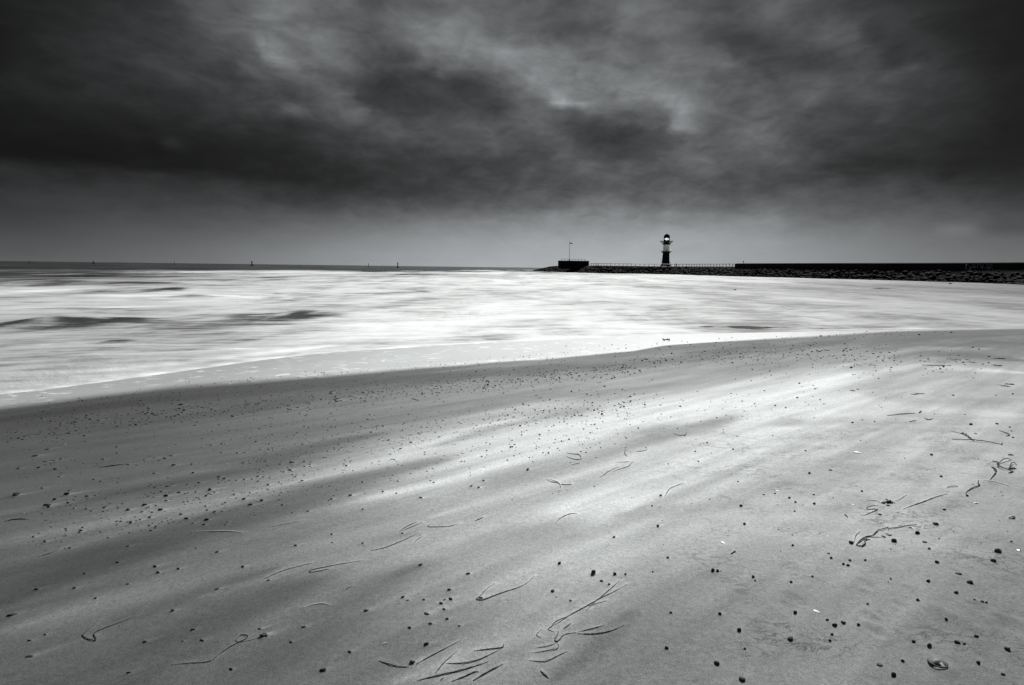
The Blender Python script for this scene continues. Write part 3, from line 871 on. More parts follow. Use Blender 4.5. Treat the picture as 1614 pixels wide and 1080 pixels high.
# wave backs that stay free of foam: px, py, half width, half height, darkness
WAVES = [(45, 433, 95, 4.6, 1.3), (165, 430.5, 90, 3.2, 1.2), (95, 444.5, 110, 2.6, .9), (235, 448, 62, 2.4, .85), (330, 442, 62, 1.8, .65), (430, 437.5, 52, 1.8, .6), (560, 436, 46, 1.6, .55), (690, 434, 40, 1.6, .6), (268, 457.5, 26, 2.2, .95), (400, 461, 70, 1.6, .5), (30, 470, 60, 2.4, .5), (120, 488, 90, 2.6, .4), (300, 524, 70, 2.6, .3), (100, 556, 70, 3, .3), (330, 552, 60, 2.4, .3), (60, 575, 60, 3, .25),
         (1400, 456, 90, 1.6, .6), (1540, 464, 70, 2.0, .6), (1450, 480, 90, 1.8, .45), (1320, 474, 70, 1.5, .45), (1230, 452, 60, 1.2, .4), (1570, 486, 50, 2, .4), (1140, 486, 60, 1.6, .35), (940, 490, 60, 1.6, .3), (760, 484, 60, 1.6, .3), (620, 474, 60, 1.5, .35), (120, 511, 70, 6.5, 1.0), (28, 515, 36, 8, 1.0), (70, 513, 40, 6, .6), (205, 508, 50, 4, .8), (475, 497, 52, 5.5, .9), (530, 498, 45, 2.5, .6), (640, 500, 60, 1.6, .25), (185, 541, 28, 2.6, .6), (250, 538, 55, 2, .3),
         (520, 516, 35, 2.2, .3), (25, 431.5, 50, 4, 1.3), (80, 433.5, 60, 3.6, 1.3), (130, 429, 60, 3, 1.3), (160, 436, 40, 1.6, 1.0), (215, 422, 32, 2.2, 1.2), (205, 448, 40, 2.6, .9), (70, 441, 60, 2.2, .7), (20, 446, 30, 2.5, .8), (95, 450, 40, 2, .7), (380, 441.5, 24, 2, .8), (300, 468, 60, 1.8, .7), (330, 436, 60, 1.8, .5), (165, 447, 32, 2, .6), (75, 444, 30, 2, .5), (60, 476, 60, 2, .4),
         (262, 457, 30, 1.6, .7), (175, 459, 25, 1.2, .5), (310, 467, 40, 1.6, .6), (370, 466, 40, 1.2, .5), (210, 471, 30, 1.4, .5), (245, 473, 30, 1.3, .4), (300, 440, 40, 1.4, .5), (360, 443, 30, 1.2, .5), (10, 455, 25, 2.5, .6),
         (110, 447, 50, 1.6, .5), (640, 433, 14, 1.8, .8), (767, 443, 22, 2.2, .6), (828, 446, 14, 1.8, .6), (668, 460, 16, 1.3, .7), (725, 461, 40, 1.1, .45), (440, 442, 22, 1.8, .5), (395, 449, 20, 1.6, .4),
         (500, 437, 40, 1.2, .4), (700, 436, 40, 1.4, .4), (610, 448, 40, 1.2, .3), (470, 466, 70, 1.2, .35), (555, 462, 40, 1.6, .3), (600, 490, 50, 1.2, .3), (820, 510, 40, 1.5, .3), (720, 531, 60, 1.4, .35), (780, 534, 50, 1.0, .3),
         (560, 553, 40, 1.3, .4), (460, 556, 15, 1.3, .6), (660, 547, 25, .9, .6), (1190, 515.8, 40, 1.9, .85), (1110, 515.5, 36, 1.6, .7), (1150, 516, 80, 1.2, .5), (1225, 516.5, 34, 1.1, .7), (1060, 516, 30, 1.0, .4), (1290, 517, 60, .9, .7), (1340, 523, 70, 1.1, .5), (1010, 526, 30, .9, .5),
         (935, 527, 25, 1.0, .4), (1090, 472, 40, 1.2, .3), (1180, 461, 50, 1.0, .35), (960, 452, 40, 1.0, .35), (1300, 463, 60, 1.2, .4), (1420, 470, 60, 1.4, .4), (1500, 458, 70, 1.3, .45), (1350, 486, 70, 1.2, .3),
         (1250, 492, 60, 1.2, .3), (1480, 492, 60, 1.4, .35), (1560, 500, 50, 1.4, .35), (1050, 447, 30, .9, .35), (860, 428.5, 10, 1.2, .8), (880, 440, 30, .9, .4), (935, 449, 14, .8, .5)]
DARK = np.zeros_like(SX)
sxx_a, syy_a = sxx, syy


def ssub(x0, x1, y0, y1):
    i0, i1 = np.searchsorted(sxx_a, [x0, x1])
    j0, j1 = np.searchsorted(syy_a, [y0, y1])
    return slice(j0, j1), slice(i0, i1)


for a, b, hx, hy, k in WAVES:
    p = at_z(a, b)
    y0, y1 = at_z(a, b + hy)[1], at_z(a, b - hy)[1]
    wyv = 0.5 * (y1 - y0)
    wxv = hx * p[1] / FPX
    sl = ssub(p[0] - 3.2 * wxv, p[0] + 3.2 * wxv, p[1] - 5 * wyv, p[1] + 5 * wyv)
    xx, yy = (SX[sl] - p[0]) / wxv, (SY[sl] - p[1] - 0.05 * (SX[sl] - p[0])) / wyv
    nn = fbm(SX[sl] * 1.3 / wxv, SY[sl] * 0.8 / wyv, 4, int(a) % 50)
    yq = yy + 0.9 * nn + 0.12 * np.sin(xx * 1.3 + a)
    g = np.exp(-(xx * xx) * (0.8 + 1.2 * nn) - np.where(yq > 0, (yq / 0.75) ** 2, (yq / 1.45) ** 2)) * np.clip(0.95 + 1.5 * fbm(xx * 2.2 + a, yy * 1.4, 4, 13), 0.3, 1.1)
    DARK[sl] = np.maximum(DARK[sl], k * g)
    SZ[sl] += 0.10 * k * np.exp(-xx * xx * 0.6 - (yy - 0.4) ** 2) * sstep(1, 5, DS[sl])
# bright lines: the last bore running up the beach and broken crests
BRT = 0.9 * np.clip(0.55 + 2.2 * fbm(SX * 1.1, SY * 0.3, 4, 19), 0.05, 1) * np.exp(-((DS - 0.10 - 0.25 * fbm(SX * 0.5, SX * 0.11, 3, 7)) / 0.16) ** 2) * sstep(9, 1, SX)
for line, hw, k in [([(5, 622), (110, 609), (180, 601)], 2.2, .9), ([(210, 594), (260, 588), (340, 577), (420, 566)], 2.6, 1), ([(180, 582), (290, 572), (420, 556), (520, 545)], 2.5, .7), ([(10, 548), (120, 541), (300, 545)], 1.5, .5),
                    ([(20, 459), (70, 458), (115, 457)], 4.5, .8), ([(240, 431), (300, 430), (330, 430)], 1.6, .7), ([(430, 428), (470, 429), (560, 430)], 1.8, .7), ([(600, 429), (680, 430)], 1.5, .6), ([(70, 434.5), (110, 434)], .9, .8), ([(120, 464), (260, 467), (420, 468)], 1.5, .5),
                    ([(740, 429.5), (790, 429.5)], 1.6, .9), ([(560, 560), (680, 548), (830, 540)], 4, .5), ([(1330, 519), (1420, 517.5), (1450, 517.3)], 1.0, .6), ([(1150, 444), (1180, 443), (1240, 445)], 1.2, .5),
                    ([(10, 487), (120, 484), (300, 483)], 2.0, .5), ([(120, 560), (260, 556), (400, 549)], 1.6, .5)]:
    for k2 in range(len(line) - 1):
        (a0, b0), (a1, b1) = line[k2], line[k2 + 1]
        n = max(3, int(abs(a1 - a0) / 6))
        for s in range(n + 1):
            a, b = a0 + (a1 - a0) * s / n, b0 + (b1 - b0) * s / n
            p = at_z(a, b)
            wyv = 0.5 * (at_z(a, b - hw)[1] - at_z(a, b + hw)[1])
            wxv = 9 * p[1] / FPX
            sl = ssub(p[0] - 3 * wxv, p[0] + 3 * wxv, p[1] - 3 * wyv, p[1] + 3 * wyv)
            g = np.exp(-((SX[sl] - p[0]) / wxv) ** 2 - ((SY[sl] - p[1]) / wyv) ** 2)
            BRT[sl] = np.maximum(BRT[sl], k * g * np.clip(0.75 + 1.6 * fbm(SX[sl] * 0.9 / max(wxv, .05) * .12, SY[sl] * .5 / wyv, 3, 17), 0.1, 1.2))
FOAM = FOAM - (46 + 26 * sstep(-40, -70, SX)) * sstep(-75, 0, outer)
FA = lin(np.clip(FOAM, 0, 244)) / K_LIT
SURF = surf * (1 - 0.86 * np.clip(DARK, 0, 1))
SZ = np.where(DS < 0.3, -0.004, SZ)

mw = bpy.data.materials.new('sea_water')
mw.use_nodes = True
t = NT(mw.node_tree)
b = mw.node_tree.nodes['Principled BSDF']
pos = t.new('ShaderNodeNewGeometry').outputs['Position']
px_, py_, pz_ = t.sep(pos)
foam, surfa, brt = t.attr('foam'), t.attr('surf'), t.attr('crest')
str_ = None
# drawn-out foam: patches grow from hand-wide streaks by the beach to broad rafts offshore
for (sxm, sym, skew, off, det, amp) in ((1 / 12.0, 1 / 46.0, -0.10, 1.0, 3.0, 1.6), (1 / 7.0, 1 / 18.0, -0.15, 3.0, 5.0, 1.6), (1 / 3.6, 1 / 5.5, -0.20, 5.0, 6.0, 1.8),
                                        (1 / 3.0, 1 / 1.2, -0.25, 7.0, 5.0, 1.6), (1 / 1.5, 1 / 0.34, -0.30, 9.0, 5.0, 1.4)):
    q = t.comb(t.math('MULTIPLY', px_, sxm), t.math('MULTIPLY', t.math('ADD', py_, t.math('MULTIPLY', px_, skew)), sym), off)
    nn_ = t.math('MULTIPLY', t.math('SUBTRACT', t.noise(q, 1.0, det, 0.62, 0.7), 0.5), amp)
    str_ = nn_ if str_ is None else t.math('ADD', str_, nn_)
    if off == 7.0:
        s2 = nn_
    if off == 5.0:
        s1 = nn_
str_ = t.math('SUBTRACT', str_, t.math('MULTIPLY', t.math('MAXIMUM', str_, 0.0), 0.45))
fa = t.math('MULTIPLY', foam, t.math('MAXIMUM', t.math('ADD', 1.0, t.math('MULTIPLY', str_, 0.95)), 0.12))
fa = t.math('ADD', fa, t.math('MULTIPLY', brt, 0.32))
sf = t.math('MULTIPLY', t.remap(surfa, 0.0, 0.25), t.remap(t.math('ADD', surfa, t.math('MULTIPLY', str_, 0.60)), 0.16, 0.84))
sf = t.math('MAXIMUM', sf, t.math('MULTIPLY', brt, 0.9))
far = t.math('SUBTRACT', t.noise(t.comb(t.math('MULTIPLY', px_, 1 / 22.0), t.math('MULTIPLY', py_, 1 / 70.0), 0.0), 1.0, 6.0, 0.68), 0.5)
wat = t.math('MAXIMUM', t.math('ADD', 0.036, t.math('MULTIPLY', far, 0.34)), 0.004)
base = t.math('ADD', t.math('MULTIPLY', wat, t.math('SUBTRACT', 1.0, sf)), t.math('MULTIPLY', fa, sf))
t.put(b.inputs['Base Color'], t.grey(t.math('MINIMUM', base, 0.84), (0.975, 1.0, 1.008)))
t.put(b.inputs['Roughness'], t.math('ADD', 0.20, t.math('MULTIPLY', sf, 0.65)))
t.put(b.inputs['Specular IOR Level'], t.math('SUBTRACT', 0.30, t.math('MULTIPLY', sf, 0.2)))
b.inputs['IOR'].default_value = 1.33
bm = t.new('ShaderNodeBump')
bm.inputs['Strength'].default_value = 0.35
bm.inputs['Distance'].default_value = 0.15
t.put(bm.inputs['Height'], t.math('ADD', s2, t.math('MULTIPLY', s1, 2.0)))
t.put(b.inputs['Normal'], bm.outputs[0])
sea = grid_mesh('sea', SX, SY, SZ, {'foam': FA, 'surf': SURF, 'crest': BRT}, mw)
sea['kind'] = 'structure'

# ------------------------------------------------------------------ materials of the built things
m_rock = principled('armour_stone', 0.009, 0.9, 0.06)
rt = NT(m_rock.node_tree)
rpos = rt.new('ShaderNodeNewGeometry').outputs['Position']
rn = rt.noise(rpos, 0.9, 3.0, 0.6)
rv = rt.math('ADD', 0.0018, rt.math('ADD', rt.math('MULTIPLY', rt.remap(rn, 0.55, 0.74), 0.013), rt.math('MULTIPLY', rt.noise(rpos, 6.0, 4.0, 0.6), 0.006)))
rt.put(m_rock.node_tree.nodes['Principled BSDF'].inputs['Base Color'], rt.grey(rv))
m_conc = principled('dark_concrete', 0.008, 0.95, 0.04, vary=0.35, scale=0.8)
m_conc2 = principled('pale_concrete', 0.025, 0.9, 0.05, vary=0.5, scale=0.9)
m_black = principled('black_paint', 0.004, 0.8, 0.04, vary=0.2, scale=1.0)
m_white = principled('white_paint', 0.88, 0.7, 0.3, vary=0.10, scale=1.5)
m_metal = principled('grey_galvanised_metal', 0.03, 0.5, 0.4)
m_glass = principled('lantern_glass', 0.02, 0.08, 0.5)
m_glass.node_tree.nodes['Principled BSDF'].inputs['Transmission Weight'].default_value = 0.97
m_lamp = principled('lit_lens', 0.8, 0.4, 0.3, emit=1.8)
m_peb = principled('dark_pebble', 0.034, 0.7, 0.25, vary=1.1, scale=1.4, bump=0.3)
m_shell = principled('white_shell', 0.8, 0.5, 0.4, vary=0.15, scale=60.0)
m_dullshell = principled('dull_shell', 0.17, 0.7, 0.2, vary=0.3, scale=60.0)
m_greyshell = principled('grey_shell', 0.075, 0.6, 0.3, vary=0.5, scale=70.0, bump=0.2)
m_grass = principled('dark_eelgrass', 0.016, 0.55, 0.35, vary=0.6, scale=25.0)
m_pale = principled('bleached_eelgrass', 0.42, 0.7, 0.3, vary=0.3, scale=25.0)
m_straw = principled('grey_eelgrass', 0.075, 0.7, 0.3, vary=0.5, scale=25.0)
m_wood = principled('driftwood', 0.028, 0.8, 0.2, vary=0.6, scale=30.0, bump=0.3)
m_weed = principled('dried_seaweed', 0.02, 0.6, 0.35, vary=0.6, scale=30.0)
m_spray = principled('pale_spray_paint', 0.30, 0.9, 0.1, vary=0.5, scale=2.0)
m_gullw = principled('pale_plumage', 0.6, 0.8, 0.2)
m_gulld = principled('dark_plumage', 0.02, 0.8, 0.2)


def ico(sub_=2):
    import bmesh
    bmm = bmesh.new()
    bmesh.ops.create_icosphere(bmm, subdivisions=sub_, radius=1.0)
    v = np.array([p.co[:] for p in bmm.verts])
    f = [[q.index for q in p.verts] for p in bmm.faces]
    bmm.free()
    return v, f


ICO1, ICO1F = ico(1)
ICO2, ICO2F = ico(2)
ICO3, ICO3F = ico(3)


def lump(v, seed, amp, freq=1.3, cuts=0):
    rg = np.random.default_rng(seed)
    o = rg.random(3) * 50
    n = fbm(v[:, 0] * freq + o[0] + v[:, 2] * 0.7, v[:, 1] * freq + o[1] - v[:, 2] * 0.9, 3, seed % 30)
    out = v * (1 + amp * 2 * n)[:, None]
    for _ in range(cuts):                        # broken facets
        d = rg.normal(size=3)
        d /= np.linalg.norm(d)
        h = rg.uniform(0.45, 0.8)
        k = out @ d
        out = out - np.maximum(k - h, 0)[:, None] * d * 0.92
    return out


# ------------------------------------------------------------------ breakwater
wl_px = [(1900, 470), (1740, 455), (1600, 447.3), (1500, 444.2), (1400, 441.4), (1280, 438.4), (1160, 435.2), (1100, 433.4), (1050, 431.9), (990, 431.0), (930, 430.0), (885, 428.6), (850, 427.2), (833, 426.6)]
wl = np.array([at_z(a, b + 0.5)[:2] for a, b in wl_px])
seg = np.concatenate([[0], np.cumsum(np.hypot(*np.diff(wl, axis=0).T))])
PLEN = seg[-1]


def path(s, off=0.0):
    x, y = np.interp(s, seg, wl[:, 0]), np.interp(s, seg, wl[:, 1])
    e = 6.0
    x0, y0 = np.interp(max(0, s - e), seg, wl[:, 0]), np.interp(max(0, s - e), seg, wl[:, 1])
    x1, y1 = np.interp(min(PLEN, s + e), seg, wl[:, 0]), np.interp(min(PLEN, s + e), seg, wl[:, 1])
    tx, ty = x1 - x0, y1 - y0
    L = math.hypot(tx, ty)
    nx, ny = ty / L, -tx / L                     # away from the beach
    if nx * x + ny * y < 0:
        nx, ny = -nx, -ny
    return np.array([x + nx * off, y + ny * off]), np.array([nx, ny])


def s_at(px, off=0.0, z=0.0):
    best = min(np.linspace(0, PLEN, 1500), key=lambda s: abs(pix(*path(s, off)[0], z)[0] - px))
    return best


S_WALL, S_TIP = s_at(1158, 4.6, 4.0), PLEN


def crest(s):
    return 3.0 * float(sstep(0, 42, np.array(PLEN - s)) ** 0.7) + 0.02


bw_root = empty('breakwater', (*path(S_WALL)[0], 0.0))
tag(bw_root, 'long dark stone breakwater reaching out to sea below the lighthouse', 'breakwater')
O2 = np.array([*path(S_WALL)[0], 0.0])
core = MB()
rows = np.linspace(0, PLEN, 150)
cs = []
for s in rows:
    h = crest(s)
    k = h / 3.0
    for off, z in ((-0.6, -1.2), (0.9, 0.1 * k), (4.2, h - 0.25), (4.9, h), (11.5, h), (13.0, h - .4), (17.5, -1.2)):
        p, _ = path(s, off * max(k, 0.3))
        cs.append((p[0] - O2[0], p[1] - O2[1], z))
fs = []
for i in range(len(rows) - 1):
    for k in range(6):
        fs.append((i * 7 + k, i * 7 + k + 1, (i + 1) * 7 + k + 1, (i + 1) * 7 + k))
core.add(cs, fs)
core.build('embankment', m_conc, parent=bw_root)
# sea wall on the landward half, in cast lengths
wall_len = 6.0
nseg = int(S_WALL / wall_len)
for i in range(nseg):
    s0, s1 = S_WALL - i * wall_len, S_WALL - (i + 1) * wall_len + 0.05
    mbw = MB()
    a0, n0 = path(s0, 4.6)
    a1, n1_ = path(s1, 4.6)
    b0, b1 = a0 + n0 * 0.9, a1 + n1_ * 0.9
    A0, A1, B0, B1 = [p - O2[:2] for p in (a0, a1, b0, b1)]
    zt = 4.25
    vsx = [(*A0, 2.2), (*A1, 2.2), (*B1, 2.2), (*B0, 2.2), (*A0, zt - .15), (*A1, zt - .15), (*B1, zt), (*B0, zt)]
    mbw.add(vsx, [(0, 3, 2, 1), (4, 5, 6, 7), (0, 1, 5, 4), (1, 2, 6, 5), (2, 3, 7, 6), (3, 0, 4, 7)])
    mbw.build('wall_panel', m_conc, parent=bw_root)
# armour stones
boulder = [new_mesh('rock', lump(ICO1 * np.array([1.0, 0.8, 0.62]), 100 + i, 0.45, 1.1, 5), ICO1F, m_rock, False, parent=bw_root) for i in range(8)]
bmesh_data = [o.data for o in boulder]
for o in boulder:
    bpy.data.objects.remove(o)
stones = []
s = 0.0
while s < PLEN + 1:
    h = crest(min(s, PLEN - 1.0))
    nrow = 7
    for k in range(nrow):
        f = (k + random.uniform(-.4, .4)) / (nrow - 1)
        size = random.uniform(0.5, 1.0) * (1.25 if s > S_WALL else 1.0) * (0.55 + 0.45 * h / 3.0)
        off = (-1.0 + 5.3 * f) * max(h / 3.0, 0.3) + random.uniform(-.3, .3)
        p, n = path(min(s + random.uniform(-.5, .5), PLEN), off)
        z = -0.25 + f * (h - 0.55) + random.uniform(-.12, .18)
        stones.append((p[0], p[1], z, size))
    s += 1.05
stones = [q for q in stones if q[0] / max(q[1], 1) < 1.35]
stones.sort(key=lambda q: -q[3] / math.hypot(q[0], q[1]) * (1 if q[0] / q[1] < 0.93 else 0.2))
mass_v, mass_f = [], []
for i, (x, y, z, sz) in enumerate(stones):
    rot = Matrix.Rotation(random.uniform(0, 6.28), 4, 'Z') @ Matrix.Rotation(random.uniform(-.5, .5), 4, 'X')
    sc_ = sz * random.uniform(.85, 1.2)
    me = bmesh_data[i % 8]
    if i < 290:
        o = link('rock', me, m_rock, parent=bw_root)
        o.matrix_local = Matrix.Translation((x - O2[0], y - O2[1], z)) @ rot @ Matrix.Scale(sc_, 4)
    else:
        A = np.array(rot.to_3x3()) * sc_
        v = np.array([q.co[:] for q in me.vertices]) @ A.T + np.array([x - O2[0], y - O2[1], z])
        bse = len(mass_v)
        mass_v += v.tolist()
        mass_f += [[k + bse for k in pp.vertices] for pp in me.polygons]
rm = new_mesh('rock_mass', mass_v, mass_f, m_rock, False, parent=bw_root)
rm['kind'] = 'stuff'
# faint painted scrawl on the wall near the right edge
s_g = s_at(1522)


def on_wall(px, py, out=0.10):
    d = ray(px, py)
    lo, hi = 20.0, 300.0
    for _ in range(50):                          # where the sight line meets the wall's front face
        mid = 0.5 * (lo + hi)
        p = CAM + d * mid
        ss = np.linspace(0, S_WALL, 400)
        j = int(np.argmin([np.hypot(*(path(s_, 4.6)[0] - p[:2])) for s_ in ss[::8]])) * 8
        q, n = path(ss[j], 4.6)
        if (p[:2] - q) @ n > -out:
            hi = mid
        else:
            lo = mid
    return CAM + d * lo


GM = (1500, 405, 14.16)
strokes = [[(320, 165), (318, 190)], [(320, 165), (345, 163)], [(318, 190), (342, 190)], [(370, 180), (372, 192)], [(475, 165), (478, 190)], [(475, 165), (492, 172)], [(512, 172), (528, 192)], [(575, 168), (580, 192)], [(588, 165), (576, 190)],
           [(635, 170), (662, 178), (645, 192)], [(690, 188), (715, 180)], [(795, 165), (800, 192), (820, 184)], [(855, 172), (860, 192)], [(900, 165), (896, 182)],
           [(322, 215), (318, 295)], [(322, 215), (350, 215)], [(318, 255), (345, 252)], [(318, 295), (350, 292)], [(400, 215), (405, 250), (425, 250)], [(415, 215), (412, 290)], [(385, 290), (430, 286)], [(450, 225), (470, 218), (485, 240)],
           [(450, 225), (448, 255)], [(490, 250), (495, 215), (520, 250)], [(530, 215), (528, 250)], [(570, 215), (572, 250)], [(590, 215), (575, 240)], [(640, 250), (655, 215), (680, 235), (690, 270)], [(690, 225), (700, 262)], [(735, 300), (760, 235), (790, 230)],
           [(795, 270), (800, 225), (830, 270)], [(845, 215), (855, 255), (840, 290)], [(880, 235), (905, 222)], [(905, 268), (925, 260)]]
gm = MB()
for stq in strokes:
    gm.tube([on_wall(GM[0] + x / GM[2], GM[1] + y / GM[2]) - O2 for x, y in stq], 0.045, 4)
gm.build('painted_scrawl', m_spray, parent=bw_root)

# railing along the open seaward walkway
s_r1 = s_at(929, 5.3, 3.5)
rl = empty('railing', (*path(S_WALL, 5.3)[0], 3.0))
tag(rl, 'thin dark metal railing along the open walkway of the breakwater', 'railing')
RO = np.array([*path(S_WALL, 5.3)[0], 3.0])
post_me = MB().box(-.07, .07, -.07, .07, 0, 1.05)
pm = bpy.data.meshes.new('post')
pm.from_pydata(post_me.v, [], post_me.f)
s = S_WALL + 0.4
line = []
while s < s_r1:
    p, n = path(s, 5.3)
    line.append((p[0] - RO[0], p[1] - RO[1]))
    o = link('post', pm, m_metal, (p[0] - RO[0], p[1] - RO[1], 0.0), rl)
    s += 1.9
for z in (0.12, 1.05):
    MB().tube([(x, y, z) for x, y in line], 0.10, 5).build('rail', m_metal, parent=rl)

# low lamp post / marker on the wall and a bollard by the lighthouse
mp = empty('marker_post', (*path(s_at(1171.5, 5.0, 4.3), 5.0)[0], 4.25))
tag(mp, 'short dark post standing on top of the sea wall near its end', 'post')
MB().lathe([(.10, 0), (.09, .45)], 8).build('post', m_black, parent=mp)
MB().lathe([(.16, .45), (.19, .6), (.12, .75)], 8).build('cap', m_black, parent=mp)
bo = MB().lathe([(.22, 0), (.20, .8), (.27, .9), (.25, 1.25), (.1, 1.35)], 10).build('bollard', m_black, (*path(s_at(1066, 6.0, 3.2), 6.0)[0], 3.0))
tag(bo, 'stout dark bollard on the walkway just right of the lighthouse', 'bollard')

# ------------------------------------------------------------------ head platform with flagpole
YP = 262.0
pc = at_y(904, 420, YP)
sc_p = YP / FPX
pl = empty('concrete_platform', (pc[0], pc[1], 3.0))
tag(pl, 'black block of a concrete platform at the seaward head of the breakwater', 'platform')
hw = 23 * sc_p
zt = at_y(904, 411.7, YP)[2] - 3.0
MB().box(-hw, hw * .12, -2.5, 5, -1.4, zt).build('wall', m_black, parent=pl)
MB().box(hw * .12 + .01, hw, -2.3, 5, -1.4, zt - 0.02).build('wall', m_conc, parent=pl)
MB().box(hw * .16, hw * .98, -2.42, -2.3, .05, .35).build('ledge', m_conc2, parent=pl)
MB().box(-hw - .1, hw + .1, -2.6, 5.1, zt, zt + .14).build('coping', m_black, parent=pl)
pr = empty('platform_railing', (pc[0], pc[1], 3.0 + zt + .14))
tag(pr, 'low railing around the top of the concrete platform', 'railing')
xsr = np.linspace(-hw * .86, hw * .68, 9)
for x in xsr:
    link('post', bpy.data.meshes.get('platform_post') or (lambda mm: (mm.from_pydata(*(lambda q: (q.v, [], q.f))(MB().box(-.05, .05, -.05, .05, 0, .7))), mm)[1])(bpy.data.meshes.new('platform_post')), m_metal, (x, -2.0, 0), pr)
MB().tube([(xsr[0], -2.0, .7), (xsr[-1], -2.0, .7), (hw * .78, -2.0, .02)], .06, 5).build('rail', m_metal, parent=pr)
fl = at_y(897.3, 411.5, YP)
fp = empty('flagpole', (fl[0], fl[1] + 0.6, 3.0 + zt + .14))
tag(fp, 'slender flagpole with a small dark windblown pennant on the platform', 'flagpole')
fh = (411.5 - 383.0) * sc_p
MB().lathe([(.10, 0), (.06, fh), (.02, fh + .15)], 8).build('pole', m_metal, parent=fp)
MB().box(-.22, .22, -.22, .22, 0, .55).build('base', m_black, parent=fp)
fv, ff = [], []
for i in range(7):
    x = 0.05 + i * 0.24
    w = 0.55 - 0.055 * i
    z = fh - 0.05 - 0.085 * i + 0.06 * math.sin(i * 1.3)
    for y_ in (-.03, .03):
        fv += [(x, y_ + .12 * math.sin(i * 1.1), z), (x, y_ + .12 * math.sin(i * 1.1), z - w)]
for i in range(6):
    a = i * 4
    ff += [(a, a + 4, a + 5, a + 1), (a + 2, a + 3, a + 7, a + 6), (a, a + 2, a + 6, a + 4), (a + 1, a + 5, a + 7, a + 3)]
ff += [(0, 1, 3, 2), (24, 26, 27, 25)]
new_mesh('pennant', fv, ff, m_black, True, parent=fp)

# ------------------------------------------------------------------ lighthouse
YL = 252.0
k = YL / FPX
lc = at_y(1050.3, 420.6, YL)
lh = empty('lighthouse', (lc[0], lc[1] + 1.5, 3.0))
tag(lh, 'dark lighthouse with a white upper section and a lit lantern on the breakwater', 'lighthouse')
MB().lathe([(9.0 * k, -0.1), (9.0 * k, 1.4 * k), (7.6 * k, 1.6 * k), (7.6 * k, 3.0 * k), (6.8 * k, 3.4 * k)], 32).build('plinth', m_conc, parent=lh)
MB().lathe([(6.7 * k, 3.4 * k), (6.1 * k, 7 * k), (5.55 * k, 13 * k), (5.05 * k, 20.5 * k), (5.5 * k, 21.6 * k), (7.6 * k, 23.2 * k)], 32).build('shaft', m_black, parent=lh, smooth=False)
MB().lathe([(8.1 * k, 23.2 * k), (8.1 * k, 23.9 * k), (5.2 * k, 24.0 * k)], 32).build('gallery', m_black, parent=lh)
MB().lathe([(5.15 * k, 24.0 * k), (4.9 * k, 34.3 * k)], 32).build('upper_shaft', m_white, parent=lh)
MB().lathe([(5.0 * k, 34.3 * k), (6.4 * k, 35.2 * k), (6.4 * k, 36.2 * k), (4.6 * k, 36.3 * k)], 32).build('lantern_gallery', m_black, parent=lh)
lantern = MB().lathe([(4.55 * k, 36.3 * k), (4.55 * k, 41.0 * k)], 24).build('lantern', m_black, parent=lh)
MB().lathe([(4.35 * k, 41.0 * k), (4.35 * k, 45.4 * k)], 24).build('lantern_glass', m_glass, parent=lantern)
MB().lathe([(0.5 * k, 41.2 * k), (2.0 * k, 42.4 * k), (2.7 * k, 43.2 * k), (2.0 * k, 44.0 * k), (0.5 * k, 44.8 * k)], 20).build('lens', m_lamp, parent=lantern, smooth=True)
dome = [(4.75 * k, 45.4 * k), (4.7 * k, 46.4 * k)] + [(4.6 * k * math.cos(a), 46.4 * k + 4.6 * k * math.sin(a)) for a in np.linspace(0.15, 1.45, 8)]
MB().lathe(dome, 24).build('dome', m_black, parent=lantern, smooth=True)
MB().lathe([(.55 * k, 50.8 * k), (.3 * k, 51.6 * k), (.12 * k, 52.0 * k), (.10 * k, 54.2 * k)], 8).build('spire', m_black, parent=lantern)
for q in range(12):
    a = 2 * math.pi * q / 12
    c_, s_ = math.cos(a), math.sin(a)
    MB().tube([(4.42 * k * c_, 4.42 * k * s_, 41.0 * k), (4.42 * k * c_, 4.42 * k * s_, 45.4 * k)], 0.07, 4).build('glazing_bar', m_black, parent=lantern)
rr = MB()
for z, rad in ((39.7, 10.2), (38.2, 8.4)):
    rr.tube([(rad * k * math.cos(a), rad * k * math.sin(a), z * k) for a in np.linspace(0, 2 * math.pi, 33)[:-1]], 0.09, 5, closed=True)
gr = rr.build('gallery_rail', m_metal, parent=lh)
for q in range(16):
    a = 2 * math.pi * q / 16
    c_, s_ = math.cos(a), math.sin(a)
    MB().tube([(6.2 * k * c_, 6.2 * k * s_, 36.0 * k), (7.4 * k * c_, 7.4 * k * s_, 37.6 * k), (10.2 * k * c_, 10.2 * k * s_, 39.7 * k)], 0.05, 4).build('rail_bracket', m_metal, parent=lh)
for q in range(16):
    a = 2 * math.pi * q / 16
    c_, s_ = math.cos(a), math.sin(a)
    MB().tube([(7.8 * k * c_, 7.8 * k * s_, 23.9 * k), (7.8 * k * c_, 7.8 * k * s_, 26.6 * k)], 0.025, 4).build('gallery_post', m_white, parent=lh)
MB().tube([(7.8 * k * math.cos(a), 7.8 * k * math.sin(a), 26.6 * k) for a in np.linspace(0, 2 * math.pi, 33)[:-1]], 0.03, 4, closed=True).build('gallery_rail', m_white, parent=lh)
for (ox, oz, w_, h_, rad, mt) in ((1.3, 29.0, .9, 1.0, 5.05, m_black), (-3.9, 25.2, .8, .9, 3.5, m_black), (1.3, 9.0, .7, .8, 5.75, m_conc2), (-1.0, 24.8, .9, 1.3, 5.15, m_black)):
    MB().box(ox * k - w_ * k / 2, ox * k + w_ * k / 2, -rad * k - .06, -rad * k + .5, oz * k - h_ * k / 2, oz * k + h_ * k / 2).build('window', mt, parent=lh)
